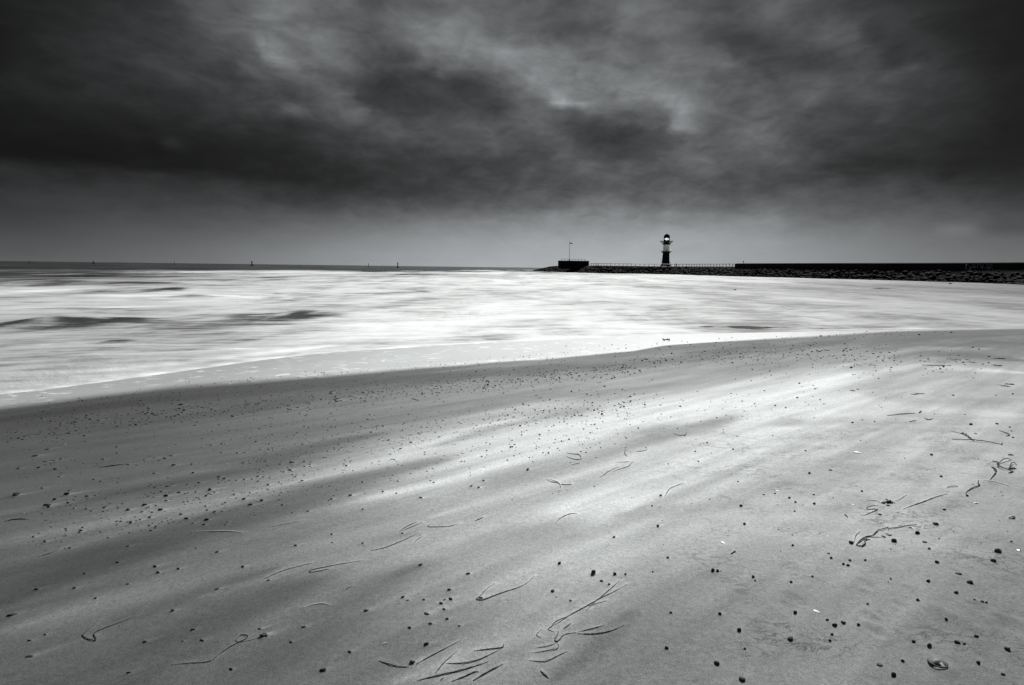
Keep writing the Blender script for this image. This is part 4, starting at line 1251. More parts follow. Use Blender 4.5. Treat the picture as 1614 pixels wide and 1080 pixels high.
MB().box(-8.3 * k, -1.6 * k, -9.4 * k, -8.0 * k, 0.0, 2.7 * k).build('entrance_block', principled('grey_render', 0.09, 0.9, 0.2, vary=.3), parent=lh)
MB().tube([(8.2 * k, -1.0, 0.3 * k), (7.0 * k, -1.0, 3.4 * k), (6.2 * k, -1.0, 7.0 * k)], .05, 4).tube([(9.2 * k, -1.0, 0.3 * k), (8.0 * k, -1.0, 3.8 * k), (6.6 * k, -1.0, 7.2 * k)], .05, 4).build('stair_rail', m_metal, parent=lh)

# ------------------------------------------------------------------ buoys out at sea
BUOY = [(627, 419.0, 7.0, 3.2, 'stout', 'tall black buoy with a broad float, closest to the breakwater'),
        (397, 415.4, 6.0, 3.6, 'stout', 'squat black buoy with a rounded top, second largest on the horizon'),
        (581, 418.4, 4.6, 2.0, 'slim', 'slim grey buoy just left of the tall black buoy'),
        (275, 413.2, 3.0, 1.6, 'slim', 'small thin buoy between the squat black buoy and the knobbed one'),
        (147, 411.6, 3.2, 2.6, 'stout', 'tiny dark knobbed buoy far out on the left horizon'),
        (46.5, 410.6, 2.2, 1.8, 'slim', 'faintest tiny buoy at the far left end of the horizon')]
for (a, b, hp, wp, kind, lab) in BUOY:
    Y = 640.0 if hp > 5 else 760.0
    p = at_y(a, b, Y)
    kk = Y / FPX
    o = empty('buoy', (p[0], p[1], 0.0))
    tag(o, lab, 'buoy', 'buoys along the horizon')
    hb = hp * kk + 0.9
    fw = wp * kk * 0.5
    mb_ = m_black if kind == 'stout' else m_metal
    MB().lathe([(fw * .9, -.6), (fw * 1.15, .2), (fw * 1.1, .8), (fw * .5, 1.1)], 14).build('float', mb_, parent=o)
    MB().lathe([(fw * .42, 1.1), (fw * .36, hb * .55), (fw * .5, hb * .62), (fw * .5, hb * .9), (fw * .2, hb)], 12).build('tower', mb_, parent=o)
    MB().lathe([(fw * .12, hb), (fw * .16, hb + .5)], 8).build('lantern', mb_, parent=o)


# ------------------------------------------------------------------ gulls
def gull(px, py, wpx, flip, label):
    p = at_z(px, py)
    d = float(np.linalg.norm(p - CAM))
    L = wpx * d / FPX
    o = empty('gull', (p[0], p[1], 0.0), R(20) * flip)
    tag(o, label, 'gull', 'gulls resting on the water')
    v = ICO2 * np.array([.5, .2, .2])
    v[:, 2] += 0.16 + 0.25 * np.maximum(v[:, 0] * flip * -1 - .1, 0)
    new_mesh('body', v * L, ICO2F, m_gullw, True, parent=o)
    w_ = ICO2 * np.array([.42, .21, .1])
    w_[:, 2] += 0.29
    w_[:, 0] -= 0.10 * flip
    new_mesh('wing', w_ * L, ICO2F, m_gulld, True, parent=o)
    h = ICO2 * np.array([.13, .11, .12]) + np.array([.42 * flip, 0, .46])
    mbh = MB().add(h * L, ICO2F)
    mbh.add(np.array([(.52 * flip, -.03, .47), (.52 * flip, .03, .47), (.52 * flip, 0, .42), (.70 * flip, 0, .43)]) * L, [(0, 1, 3), (1, 2, 3), (2, 0, 3), (0, 2, 1)])
    mbh.build('head', m_gulld, parent=o, smooth=True)


gull(1158.4, 457.8, 4.2, 1, 'small dark-headed gull floating on foam below the sea wall end')
gull(1498, 447.9, 3.6, -1, 'small pale gull floating close to the breakwater stones at right')

# ------------------------------------------------------------------ things washed up on the sand
peb_me = []
for i in range(10):
    v = lump(ICO2 * np.array([1.0, 0.82, 1.0]), 300 + i, 0.40, 1.1, 7)
    o = new_mesh('pebble', v, ICO2F, m_peb, True)
    peb_me.append(o.data)
    bpy.data.objects.remove(o)

UNIQ = {  # photo pixel of a pebble that can be told from the rest -> its label
    (935.4, 905.3): 'large round black pebble standing proud, leftmost of a cluster of five',
    (968.9, 906.2): 'dark pebble right of the large round black one',
    (948.0, 916.2): 'flat narrow dark pebble just below the large round black one',
    (960.2, 921.6): 'dark pebble touching the top of the long eelgrass blades',
    (881.6, 890.1): 'lone black pebble on smooth pale sand above the eelgrass clump',
    (871.4, 932.8): 'lone flat black pebble between the loop of eelgrass and the clump',
    (1123.0, 900.5): 'left pebble of a black pair lying side by side',
    (1131.4, 901.0): 'right pebble of a black pair lying side by side',
    (1134.9, 968.4): 'black pebble at the left end of a thin crack in the sand',
    (1165.1, 995.0): 'rounded grey pebble below the crack in the sand',
    (1128.9, 1046.8): 'broad low grey pebble near the lower edge',
    (1168.6, 1072.3): 'big half-buried grey stone at the lower edge',
    (650.4, 1047.4): 'pointed black stone between two dark eelgrass blades',
    (672.0, 1017.8): 'round black pebble above the pointed stone',
    (509.9, 1058.1): 'large black pebble alone on damp sand at the lower edge',
    (757.9, 943.7): 'flat black pebble lying in the bend of an eelgrass loop',
    (418.7, 1003.6): 'elongated black pebble at the right end of the knotted eelgrass',
    (1341.7, 857.2): 'black pebble at the root end of the upright seaweed stem',
    (1409.3, 854.5): 'ragged black lump to the right of the curled seaweed',
    (1475.1, 827.3): 'flat angular dark stone above a narrow dark pebble',
    (1573.5, 871.4): 'domed black stone alone near the right edge',
    (1529.9, 918.9): 'wide low dark stone at the right below the domed one',
    (1246.2, 1009.3): 'broad grey pebble with a light upper edge below the white shell',
    (1252.8, 966.9): 'black pebble with a thin dark line trailing left, beside the white shell',
    (1041.1, 782.2): 'dark pebble beside a thin bent eelgrass blade on pale sand',
    (460.7, 730.3): 'widest dark pebble with a pale sand tail in the left middle shingle',
    (54.6, 719.9): 'long flat dark stone on the dark damp sand at the left edge',
    (75.5, 798.2): 'elongated black stone with a wide pale sand tail at left',
    (19.3, 970.9): 'flat black stone at the left edge with a pale tail',
    (47.4, 1036.4): 'low stone half covered by drifted sand at lower left',
}
ZONES = [
    (lambda a, b: b > 940 and a > 1150, 'small dark pebble on rough sand at lower right', 'pebbles on the rough sand at lower right'),
    (lambda a, b: b > 790 and a > 1150, 'small dark pebble around the curled seaweed at right', 'pebbles around the curled seaweed at right'),
    (lambda a, b: b > 880 and a > 560, 'small black pebble around the eelgrass clump at lower middle', 'pebbles around the eelgrass clump'),
    (lambda a, b: b > 880, 'small black pebble with a sand tail at lower left', 'pebbles on the streaked sand at lower left'),
    (lambda a, b: b > 790 and a <= 1150, 'small dark pebble on wind-streaked sand left of centre', 'pebbles on the streaked sand left of centre'),
    (lambda a, b: a > 1150, 'tiny dark pebble on pale sand below the far right waterline', 'pebbles on the pale sand at upper right'),
    (lambda a, b: b > 690, 'tiny dark pebble on the pale blown sand across the middle', 'pebbles on the pale blown sand'),
    (lambda a, b: True, 'tiny dark pebble in the shingle belt beside the wet edge', 'pebbles in the shingle belt'),
]
SHELLS = [('D', 1278, 111, 20, 'thin white shell near the right edge above a dark loop of weed'), ('D', 936, 245, 20, 'bright white shell at the right tip of the seaweed stem'), ('D', 623, 122, 15, 'small white shell left of the seaweed tuft'),
          ('D', 427, 691, 28, 'oblong white shell beside a black pebble with a trailing line'), ('D', 1000, 243, 17, 'thin grey-white shell sliver right of the bright white shell'), ('D', 1502, 362, 22, 'white shell cut by the right edge beside the domed stone'),
          ('D', 220, 48, 18, 'small white shell fragment on pale sand above two dark pebbles'), ('C', 1449, 145, 32, 'white shell alone on grey sand above the pebble pair'), ('H', 638, 796, 34, 'largest bright white shell, alone on the pale sand at right'),
          ('B', 697, 858, 28, 'pale elongated shell with a dark underside on damp sand'), ('I', 895, 152, 40, 'pale shell chip beside the bent twig at far right')]
shell_xy = []
mass_v, mass_f = [], []
order = sorted(range(len(peb_w)), key=lambda i: -peb_w[i][3])
single = 0
singles = []
used_lab = set()
for rank, i in enumerate(order):
    p, s, hr, spx, a, b = peb_w[i]
    z = ground_z(p[0], p[1])
    ang = random.uniform(-.5, .5)
    sc3 = (0.5 * s, 0.5 * s * random.uniform(.75, 1.0), 0.5 * s * hr * 1.25)
    if a < 760:                                  # half drifted over on the streaked sand: only a low wedge shows
        sc3 = (0.56 * s, 0.5 * s * random.uniform(.5, .75), 0.5 * s * hr * random.uniform(.65, .95))
    me = peb_me[random.randrange(10)]
    up = 0.28 * sc3[2]
    if single < 298:
        single += 1
        o = link('pebble', me, m_peb)
        o.location = (p[0], p[1], z + up)
        o.scale = sc3
        o.rotation_euler = (random.uniform(-.25, .25), random.uniform(-.25, .25), ang)
        lab = None
        for (ua, ub), l in UNIQ.items():
            if abs(ua - a) < 1.2 and abs(ub - b) < 1.2 and l not in used_lab:
                lab = l
                used_lab.add(l)
        singles.append((o, a, b, spx, lab))
    else:
        v = ICO1 * np.array(sc3) * 1.05
        v = lump(v / np.array(sc3), i, 0.3) * np.array(sc3)
        c_, s_ = math.cos(ang), math.sin(ang)
        v = np.stack([v[:, 0] * c_ - v[:, 1] * s_, v[:, 0] * s_ + v[:, 1] * c_, v[:, 2]], -1) + np.array([p[0], p[1], z + up])
        bse = len(mass_v)
        mass_v += v.tolist()
        mass_f += [[q + bse for q in f] for f in ICO1F]
sh = new_mesh('shingle', mass_v, mass_f, m_peb, True)
sh['kind'] = 'stuff'
mass_v, mass_f = [], []
for i in range(150):                             # crumbs of white shell among the shingle
    p, s, hr, spx, a, b = peb_w[random.randrange(N_HAND, len(peb_w))]
    x, y = p[0] + random.gauss(0, .25), p[1] + random.gauss(0, .25)
    if shore(x) - y < 0.3:
        continue
    r = 0.45 * random.uniform(.8, 1.5) * math.hypot(x, y) / FPX
    v = lump(ICO1, 900 + i, 0.4) * np.array([r, r * .7, r * .35]) + np.array([x, y, ground_z(x, y) + r * .15])
    bse = len(mass_v)
    mass_v += v.tolist()
    mass_f += [[q + bse for q in f] for f in ICO1F]
shc = new_mesh('shell_crumbs', mass_v, mass_f, m_shell, True)
shc['kind'] = 'stuff'

# shells: a shallow ribbed valve lying hollow side down
sv, sf_ = [], []
for i in range(6):
    for j in range(13):
        rr_ = (i / 5) ** 0.8
        a_ = math.pi * (j / 12) * 1.1 - math.pi * .05
        wob = 1 + 0.04 * math.sin(j * 3.1)
        sv.append((math.cos(a_) * rr_ * wob, math.sin(a_) * rr_ * 0.85 * wob - .35, 0.34 * (1 - rr_ ** 2) * (1 - .3 * rr_) + 0.02 * math.cos(j * math.pi)))
for i in range(5):
    for j in range(12):
        sf_.append((i * 13 + j, (i + 1) * 13 + j, (i + 1) * 13 + j + 1, i * 13 + j + 1))
nb = len(sv)
sv += [(x, y, z - 0.07) for x, y, z in sv]
sf_ += [tuple(nb + q for q in reversed(f)) for f in sf_]
for j in range(12):
    sf_.append((65 + j, nb + 65 + j, nb + 66 + j, 66 + j))
so = new_mesh('shell', sv, sf_, m_shell, True)
shell_me = so.data
bpy.data.objects.remove(so)
for c, x, y, s, lab in SHELLS:
    a, b = cpx(c, x, y)
    p, _ = ground(a, b)
    d = float(np.linalg.norm(p - CAM))
    r = 0.5 * s / CROP[c][2] * d / FPX
    o = link('shell', shell_me if 'pale elongated' not in lab else shell_me.copy(), m_shell, (p[0], p[1], ground_z(p[0], p[1]) + 0.10 * r))
    o.scale = (r, r, r * 0.9)
    o.rotation_euler = (random.uniform(-.15, .25), random.uniform(-.15, .15), random.uniform(0, 6))
    if 'pale elongated' in lab:
        o.data.materials[0] = m_dullshell
    tag(o, lab, 'shell', 'white shells on the sand')
    MARKS.append((lab, a, b))
# the big broken shell at the lower right
a, b = cpx('N', 670, 545)
p, _ = ground(a, b)
d = float(np.linalg.norm(p - CAM))
rb = 0.5 * 235 / 11.53 * d / FPX
big = empty('broken_shell', (p[0], p[1], ground_z(p[0], p[1])))
tag(big, 'large grey broken mussel shell half filled with sand at lower right', 'shell')
bv, bf = [], []
for i in range(9):
    for j in range(15):
        rr_ = (i / 8) ** .8
        a_ = 2 * math.pi * j / 14
        cut = 0.62 if 9 <= j <= 11 else 1.0
        bv.append((math.cos(a_) * rr_ * rb * (1.05 if math.cos(a_) < 0 else .95), math.sin(a_) * rr_ * rb * 0.95 * cut, rb * (0.42 * (1 - rr_ ** 2.2)) + 0.04 * rb * math.sin(j * 2.2 + i) * rr_))
for i in range(8):
    for j in range(14):
        bf.append((i * 15 + j, (i + 1) * 15 + j, (i + 1) * 15 + j + 1, i * 15 + j + 1))
nb = len(bv)
bv += [(x * .93, y * .93, z - .06 * rb) for x, y, z in bv]
bf += [tuple(nb + q for q in reversed(f)) for f in bf]
for j in range(14):
    bf.append((120 + j, nb + 120 + j, nb + 121 + j, 121 + j))
new_mesh('valve', bv, bf, m_greyshell, True, parent=big)
MB().tube([(-.95 * rb, .25 * rb, .10 * rb), (-1.0 * rb, -.2 * rb, .12 * rb), (-.75 * rb, -.72 * rb, .14 * rb), (-.2 * rb, -.92 * rb, .12 * rb), (.4 * rb, -.82 * rb, .10 * rb), (.9 * rb, -.25 * rb, .08 * rb)], .07 * rb, 6).build('dark_rim', m_weed, parent=big, smooth=True)
new_mesh('chip', [(-.1 * rb, -.75 * rb, .12 * rb), (.3 * rb, -.72 * rb, .12 * rb), (.12 * rb, -.42 * rb, .4 * rb), (-.2 * rb, -.5 * rb, .3 * rb), (-.1 * rb, -.70 * rb, .09 * rb), (.3 * rb, -.67 * rb, .09 * rb), (.12 * rb, -.37 * rb, .37 * rb), (-.2 * rb, -.45 * rb, .27 * rb)],
         [(0, 1, 2, 3), (7, 6, 5, 4), (0, 4, 5, 1), (1, 5, 6, 2), (2, 6, 7, 3), (3, 7, 4, 0)], m_shell, False, parent=big)


def smooth_px(pts, n=7):
    pts = [np.array(p, float) for p in pts]
    if len(pts) == 2:
        return [pts[0] + (pts[1] - pts[0]) * i / n for i in range(n + 1)]
    out = []
    for i in range(len(pts) - 1):
        p0, p1, p2, p3 = pts[max(i - 1, 0)], pts[i], pts[i + 1], pts[min(i + 2, len(pts) - 1)]
        for j in range(n):
            t_ = j / n
            out.append(0.5 * (2 * p1 + (p2 - p0) * t_ + (2 * p0 - 5 * p1 + 4 * p2 - p3) * t_ ** 2 + (3 * p1 - p0 - 3 * p2 + p3) * t_ ** 3))
    out.append(pts[-1])
    return out


BANK_LIT = np.zeros_like(BX)
ALLSTR = []


def strand_pts(c, pts, lift=0.0, wid=1.0, n=6):
    """photo polyline laid on the sand: world points and radii"""
    P, Rr = [], []
    sp = smooth_px([cpx(c, *q) if c else q for q in pts], n)
    for i, (a, b) in enumerate(sp):
        p, _ = ground(a, b)
        d = float(np.linalg.norm(p - CAM))
        f = i / (len(sp) - 1)
        r = (0.60 if c in ('A', 'B') else 0.52 if c in ('I', 'J') else 0.72) * wid * d / FPX * (0.45 + 0.55 * math.sin(math.pi * min(max(f, 0.08), 0.92)) ** 0.6)
        z = ground_z(p[0], p[1]) + r * 0.35 + lift * math.sin(math.pi * f) + 0.35 * r * math.sin(i * 1.7)
        P.append(np.array([p[0], p[1], z]))
        Rr.append(r)
    if P[0][1] < 4.5:
        ALLSTR.append((P, Rr))
    return P, Rr


def strand(name, c, pts, mat, label, cat, wid=1.0, lift=0.0, group=None, extra=()):
    P, Rr = strand_pts(c, pts, lift, wid)
    o0 = P[len(P) // 2].copy()
    mid_ = cpx(c, *pts[len(pts) // 2]) if c else pts[len(pts) // 2]
    MARKS.append((label, mid_[0], mid_[1]))
    mb = MB().tube([q - o0 for q in P], Rr, 6, 0.75)
    for e in extra:
        P2, R2 = strand_pts(c, e[0], lift * .6, wid * (e[1] if len(e) > 1 else .8))
        mb.tube([q - o0 for q in P2], R2, 6, 0.75)
    o = mb.build(name, mat, o0, smooth=True)
    return tag(o, label, cat, group)


GE = 'eelgrass blades on the sand'
ST = [
    ('K', [(937, 97), (860, 165), (775, 240), (700, 300), (622, 380)], m_grass, 'straight dark eelgrass blade slanting across the longer ones', .9),
    ('K', [(1010, 128), (880, 200), (740, 270), (600, 350), (480, 415), (380, 480), (310, 522)], m_grass, 'longest dark eelgrass blade running up from the clump', .9),
    ('K', [(820, 280), (700, 318), (640, 335)], m_grass, 'short thin blade beside the crossing of the long blades', .65),
    ('K', [(560, 372), (440, 435), (340, 480), (295, 530), (265, 555), (325, 580)], m_grass, 'hooked eelgrass blade ending in a small curl inside the clump', .8),
    ('K', [(482, 493), (440, 530), (408, 548)], m_grass, 'short dark blade stub inside the eelgrass clump', .9),
    ('K', [(790, 518), (680, 550), (545, 582)], m_grass, 'straight blade above the widest curved one at the clump right', 1.0),
    ('K', [(985, 513), (870, 565), (760, 592), (660, 600), (540, 596)], m_grass, 'widest curved eelgrass blade to the right of the clump', 1.25),
    ('K', [(530, 586), (420, 605), (370, 655), (340, 675), (330, 650), (355, 600), (360, 565)], m_grass, 'thick bent eelgrass root joint in the middle of the clump', 1.3),
    ('K', [(330, 690), (260, 715), (150, 730)], m_straw, 'thin grey blade trailing left from the root joint', .8),
    ('K', [(345, 680), (362, 710), (345, 742), (300, 750), (210, 765), (110, 780)], m_straw, 'looping grey blade just under the root joint', .9),
    ('K', [(450, 763), (370, 800), (270, 850), (200, 862), (85, 850)], m_grass, 'shallow curved blade below the looping grey one', .9),
    ('K', [(190, 947), (230, 985), (270, 1020)], m_grass, 'short thick dark blade pointing down to the lower edge', 1.4),
    ('K', [(215, 548), (160, 595), (165, 620), (200, 632)], m_straw, 'faint crescent of grass left of the clump', .7),
    ('L', [(105, 322), (180, 350), (290, 380), (400, 388)], m_grass, 'curved blade left of the pointed black stone', 1.1),
    ('L', [(470, 365), (600, 290), (720, 225), (925, 115)], m_grass, 'long straight blade rising right from the pointed black stone', .9),
    ('L', [(875, 228), (760, 330), (690, 410), (650, 460)], m_grass, 'bent thin blade crossing above the flat long one', .9),
    ('L', [(1035, 228), (1150, 215), (1290, 200), (1325, 185), (1325, 160)], m_grass, 'nearly level blade with an upturned tip', 1.1),
    ('L', [(1320, 195), (1200, 260), (1080, 315), (960, 345), (850, 352), (760, 350)], m_straw, 'grey sickle-shaped blade under the level one', 1.1),
    ('L', [(1180, 330), (1050, 375), (900, 420), (700, 468), (580, 495), (480, 520)], m_grass, 'long low blade slanting to the lower edge', 1.3),
    ('L', [(820, 525), (940, 480), (1040, 435), (1085, 430)], m_grass, 'blade with a flattened tip at the lower edge', 1.3),
    ('L', [(1030, 518), (1160, 440), (1320, 355)], m_grass, 'thickest straight black blade at the lower edge', 1.6),
    ('L', [(740, 490), (705, 518)], m_straw, 'tiny grey blade fragment at the lower edge', .8),
    (None, [(780, 920), (767, 929), (757, 940), (751, 945), (758, 946.5), (765, 945), (780, 939), (800, 932), (817, 926.5), (832, 918.4), (842, 908.5)], m_grass, 'open loop of eelgrass folded around a flat black pebble', 1.0),
    ('B', [(20, 535), (90, 500), (180, 465), (320, 428)], m_grass, 'long faint blade along the edge of a pale sand streak', .7),
    ('B', [(568, 420), (450, 440), (340, 462), (297, 475), (310, 482), (380, 468), (400, 465)], m_grass, 'folded eelgrass blade shaped like a hairpin', 1.0),
    ('B', [(881, 268), (800, 310), (700, 350), (615, 368)], m_grass, 'long curved blade below the twin short blades', .9),
    ('B', [(870, 210), (820, 235), (775, 262)], m_grass, 'upper of the twin short blades side by side', 1.0),
    ('B', [(900, 215), (840, 240), (785, 262)], m_grass, 'lower of the twin short blades side by side', .8),
    ('B', [(903, 288), (870, 308), (848, 328)], m_straw, 'faint short blade under the long curved one', .6),
    ('B', [(955, 218), (925, 238), (990, 240), (1050, 235), (1092, 220)], m_grass, 'sharply kinked blade right of the twin short blades', .85),
    ('B', [(1223, 188), (1178, 208)], m_grass, 'short thick blade alone right of the kinked one', 1.2),
    ('B', [(410, 655), (350, 648), (260, 668)], m_pale, 'pale bleached blade on damp sand at lower left', 1.0),
    ('B', [(525, 552), (485, 578)], m_straw, 'short grey stub near the middle of the damp sand', 1.1),
    ('B', [(70, 242), (150, 228), (260, 205)], m_straw, 'faint thin blade on the smooth streak at left middle', .6),
    ('A', [(523, 735), (500, 760), (465, 790), (440, 815), (460, 835), (510, 845), (500, 810), (530, 790), (620, 755), (710, 717), (770, 668)], m_grass, 'large hook of eelgrass at lower left', 1.0),
    ('A', [(905, 975), (1000, 965), (1110, 957), (1170, 915), (1240, 870), (1310, 835), (1315, 818), (1280, 818), (1255, 845), (1290, 852), (1380, 830)], m_grass, 'knotted eelgrass blade with a loop at lower left', 1.0),
    ('A', [(20, 212), (80, 200), (155, 198)], m_grass, 'dark blade at the left edge on a damp streak', 1.0),
    ('A', [(200, 398), (270, 380), (330, 350)], m_straw, 'faint blade above the damp streak at left', .8),
    ('A', [(1030, 265), (1190, 262), (1300, 268)], m_pale, 'pale flat blade on the dark streak left of centre', 1.0),
    ('P', [(165, 975), (230, 920), (320, 880), (405, 872)], m_grass, 'curved blade with a dark foot on pale sand', .75),
    ('P', [(1333, 688), (1360, 640), (1400, 600), (1530, 545)], m_grass, 'thin bent blade beside a pebble on pale sand', .75),
    ('P', [(640, 488), (700, 455), (720, 435), (845, 375)], m_grass, 'dark blade lying alone on the pale streak', .85),
    ('P', [(790, 420), (860, 400), (950, 370), (975, 340), (1010, 322)], m_straw, 'zigzag grey blade at the right end of the dark one', .75),
    ('P', [(290, 228), (340, 240), (420, 250), (448, 285), (400, 302), (330, 285), (290, 265)], m_pale, 'bleached white blade curved into an open ring', 1.2),
    ('P', [(75, 508), (120, 535), (200, 550), (230, 565), (330, 565), (350, 550)], m_pale, 'bleached white blade with a raised right tip', 1.2),
    ('P', [(85, 506), (150, 525), (205, 546), (225, 580), (230, 620), (150, 640)], m_pale, 'bleached white blade bending down like a tail', 1.0),
    ('P', [(915, 190), (905, 240), (930, 265)], m_straw, 'tiny upright grey hook on the pale streak', .7),
    ('P', [(1030, 210), (1080, 215), (1140, 200)], m_straw, 'short grey blade under a pebble on the pale streak', .7),
    ('P', [(1425, 25), (1490, 45), (1550, 38), (1560, 5)], m_straw, 'thin upturned blade on the pale sand right of centre', .8),
    ('P', [(340, 355), (440, 335)], m_pale, 'short bleached sliver under the white ring', .8),
    ('P', [(800, 330), (900, 328), (960, 318)], m_pale, 'faint bleached sliver above the zigzag blade', .7),
    ('D', [(890, 145), (940, 125), (1000, 105), (1060, 82), (1125, 62)], m_straw, 'long thin grey stalk right of the seaweed tuft', .8),
    ('J', [(740, 262), (640, 268), (570, 290), (545, 312), (580, 325), (715, 328), (660, 360), (580, 395), (520, 418), (460, 412), (437, 370)], m_grass, 'eelgrass blade folded into a wide letter S', 1.1),
    ('J', [(358, 850), (370, 770), (400, 715), (460, 660)], m_grass, 'upright bent stem rising from a black pebble', .9),
    ('J', [(600, 762), (690, 762), (780, 762)], m_straw, 'straight grey blade under the seaweed stem', .8),
    ('J', [(560, 170), (620, 190), (690, 190), (760, 210)], m_straw, 'thin blade trailing left from the seaweed tuft', .7),
    ('J', [(990, 190), (1060, 175), (1120, 135), (1180, 95)], m_straw, 'thin blade trailing right from the seaweed tuft', .6),
    ('I', [(540, 755), (640, 765), (760, 790), (880, 825)], m_pale, 'pale straw lying under the forked twigs at right', .8),
    ('F', [(1050, 290), (1000, 275)], m_grass, 'short dark sliver on the sand below the shingle belt', .8),
    ('E', [(600, 450), (680, 442), (760, 430)], m_grass, 'long thin dark sliver on the damp sand at left', .9),
    ('O', [(1345, 200), (1400, 203), (1445, 202)], m_grass, 'flat dark sliver among the wrack at far right', 1.3),
    ('O', [(700, 258), (800, 264), (960, 262)], m_straw, 'long dark line of weed on the far right sand', .9),
]
for c, pts, mt, lab, wd in ST:
    strand('eelgrass_blade', c, pts, mt, lab, 'eelgrass', wd, lift=0.003, group=GE)

# seaweed stem with its thick curl
cs_ = empty('branching_seaweed', (0, 0, 0))
P0, _ = ground(*cpx('J', 400, 880))
cs_.location = (P0[0], P0[1], ground_z(P0[0], P0[1]))
tag(cs_, 'long branching seaweed stem ending in a thick dark curl', 'seaweed')


def part_strand(name, parent, c, pts, mat, wid, lift=0.0):
    P, Rr = strand_pts(c, pts, lift, wid)
    o0 = np.array(parent.location[:])
    return MB().tube([q - o0 for q in P], Rr, 6, 0.8).build(name, mat, parent=parent, smooth=True)


part_strand('stem', cs_, 'J', [(1325, 562), (1180, 580), (1050, 608), (900, 630), (870, 620), (800, 640), (720, 660), (650, 730), (540, 770), (470, 800), (400, 860), (388, 890)], m_wood, 1.15, .006)
part_strand('curl', cs_, 'J', [(390, 888), (470, 902), (520, 868), (525, 815), (600, 800)], m_weed, 2.0, .006)
part_strand('curl', cs_, 'J', [(400, 880), (430, 840), (490, 800), (560, 760), (605, 742)], m_weed, 1.4, .01)
part_strand('twig', cs_, 'J', [(885, 660), (880, 620), (878, 575)], m_weed, .8, .003)
part_strand('twig', cs_, 'J', [(720, 700), (722, 680)], m_weed, .8, .002)
part_strand('twig', cs_, 'J', [(1040, 575), (1100, 577)], m_straw, .7, .002)


def tuft(name, c, spots, label, cat, mat, height=1.0, seed=1):
    fine = 0.75
    """ragged clump: short curled blades around a few lumps"""
    rg = random.Random(seed)
    p0, _ = ground(*cpx(c, spots[0][0], spots[0][1]))
    o = empty(name, (p0[0], p0[1], ground_z(p0[0], p0[1])))
    tag(o, label, cat)
    o0 = np.array(o.location[:])
    for (x, y, rx, ry) in spots:
        a, b = cpx(c, x, y)
        p, _ = ground(a, b)
        d = float(np.linalg.norm(p - CAM))
        r = fine * rx / CROP[c][2] * d / FPX
        hh = fine * ry / CROP[c][2] * d / FPX * height
        z = ground_z(p[0], p[1])
        v = lump(ICO2, rg.randrange(999), 0.5, 1.6, 3) * np.array([r * .8, r * .5, hh * .8]) + np.array([p[0], p[1], z + hh * .25]) - o0
        new_mesh('knot', v, ICO2F, mat, False, parent=o)
        for q in range(9):
            a_ = rg.uniform(0, 6.28)
            L = r * rg.uniform(.9, 1.7)
            pts = []
            for j in range(5):
                f = j / 4
                pts.append(np.array([p[0] + math.cos(a_ + f * .6) * L * f, p[1] + math.sin(a_ + f * .6) * L * f, z + hh * (1.1 * math.sin(math.pi * min(f * 1.1, 1)) + .1)]) - o0)
            MB().tube(pts, [0.10 * hh + .0012] * 4 + [0.0008], 5).build('frond', mat, parent=o, smooth=True)


tuft('seaweed_tuft', 'J', [(875, 215, 55, 38), (800, 228, 26, 20), (940, 222, 30, 18), (880, 270, 16, 12)], 'ragged dark seaweed tuft with radiating stalks on pale sand', 'seaweed', m_weed, 1.0, 3)
tuft('seaweed_tuft', 'J', [(805, 755, 26, 16), (890, 728, 40, 12)], 'small crumpled weed scraps above the ragged black lump', 'seaweed', m_weed, .8, 5)
tuft('wrack_clump', 'O', [(985, 216, 28, 5), (1030, 214, 24, 5), (1150, 236, 26, 5), (1095, 210, 18, 3)], 'dark strip of wrack farthest up the right side of the beach', 'seaweed', m_weed, 1.0, 7)
tuft('wrack_clump', 'O', [(1370, 264, 32, 6), (1400, 267, 12, 5)], 'flat wrack clump below the dark sliver at far right', 'seaweed', m_weed, 1.0, 9)
tuft('wrack_clump', 'O', [(620, 521, 26, 4), (660, 517, 24, 6), (695, 517, 18, 5)], 'narrow dark wrack clump on grey sand right of centre', 'seaweed', m_weed, 1.0, 11)
tuft('wrack_clump', 'O', [(1420, 445, 30, 5), (1470, 432, 28, 6), (1505, 433, 16, 6), (1450, 451, 24, 4)], 'largest wrack clump close to the right edge', 'seaweed', m_weed, 1.0, 13)
tuft('wrack_clump', 'O', [(270, 262, 26, 3), (232, 262, 10, 4)], 'faint wrack scraps at the tip of the pale blown sand', 'seaweed', m_weed, 1.0, 15)
tuft('wrack_clump', 'H', [(610, 432, 12, 4), (640, 424, 8, 3)], 'tiny wrack scraps at the edge of the bright sand', 'seaweed', m_weed, 1.0, 17)

# driftwood twigs at the right
dw = empty('driftwood_branch', (0, 0, 0))
P0, _ = ground(*cpx('I', 425, 272))
dw.location = (P0[0], P0[1], ground_z(P0[0], P0[1]))
tag(dw, 'dry forked driftwood branch lying on the sand near the right edge', 'branch')
part_strand('stem', dw, 'I', [(160, 250), (300, 265), (420, 273), (600, 290), (765, 316)], m_wood, 1.15, .012)
part_strand('branch', dw, 'I', [(425, 272), (370, 240), (320, 208), (265, 178)], m_wood, 1.5, .012)
part_strand('twig', dw, 'I', [(150, 155), (210, 170), (265, 184)], m_straw, .7, .004)
part_strand('twig', dw, 'I', [(320, 208), (326, 195), (331, 180)], m_wood, .8, .004)
part_strand('twig', dw, 'I', [(270, 190), (298, 182), (285, 166)], m_wood, .9, .004)
part_strand('twig', dw, 'I', [(752, 314), (768, 302), (776, 298)], m_wood, .8, .003)
part_strand('twig', dw, 'I', [(758, 315), (774, 326)], m_wood, .8, .003)
dt = empty('driftwood_twig', (0, 0, 0))
P0, _ = ground(*cpx('I', 715, 570))
dt.location = (P0[0], P0[1], ground_z(P0[0], P0[1]))
tag(dt, 'tangled many-armed twig, the most branched one at the right edge', 'twig')
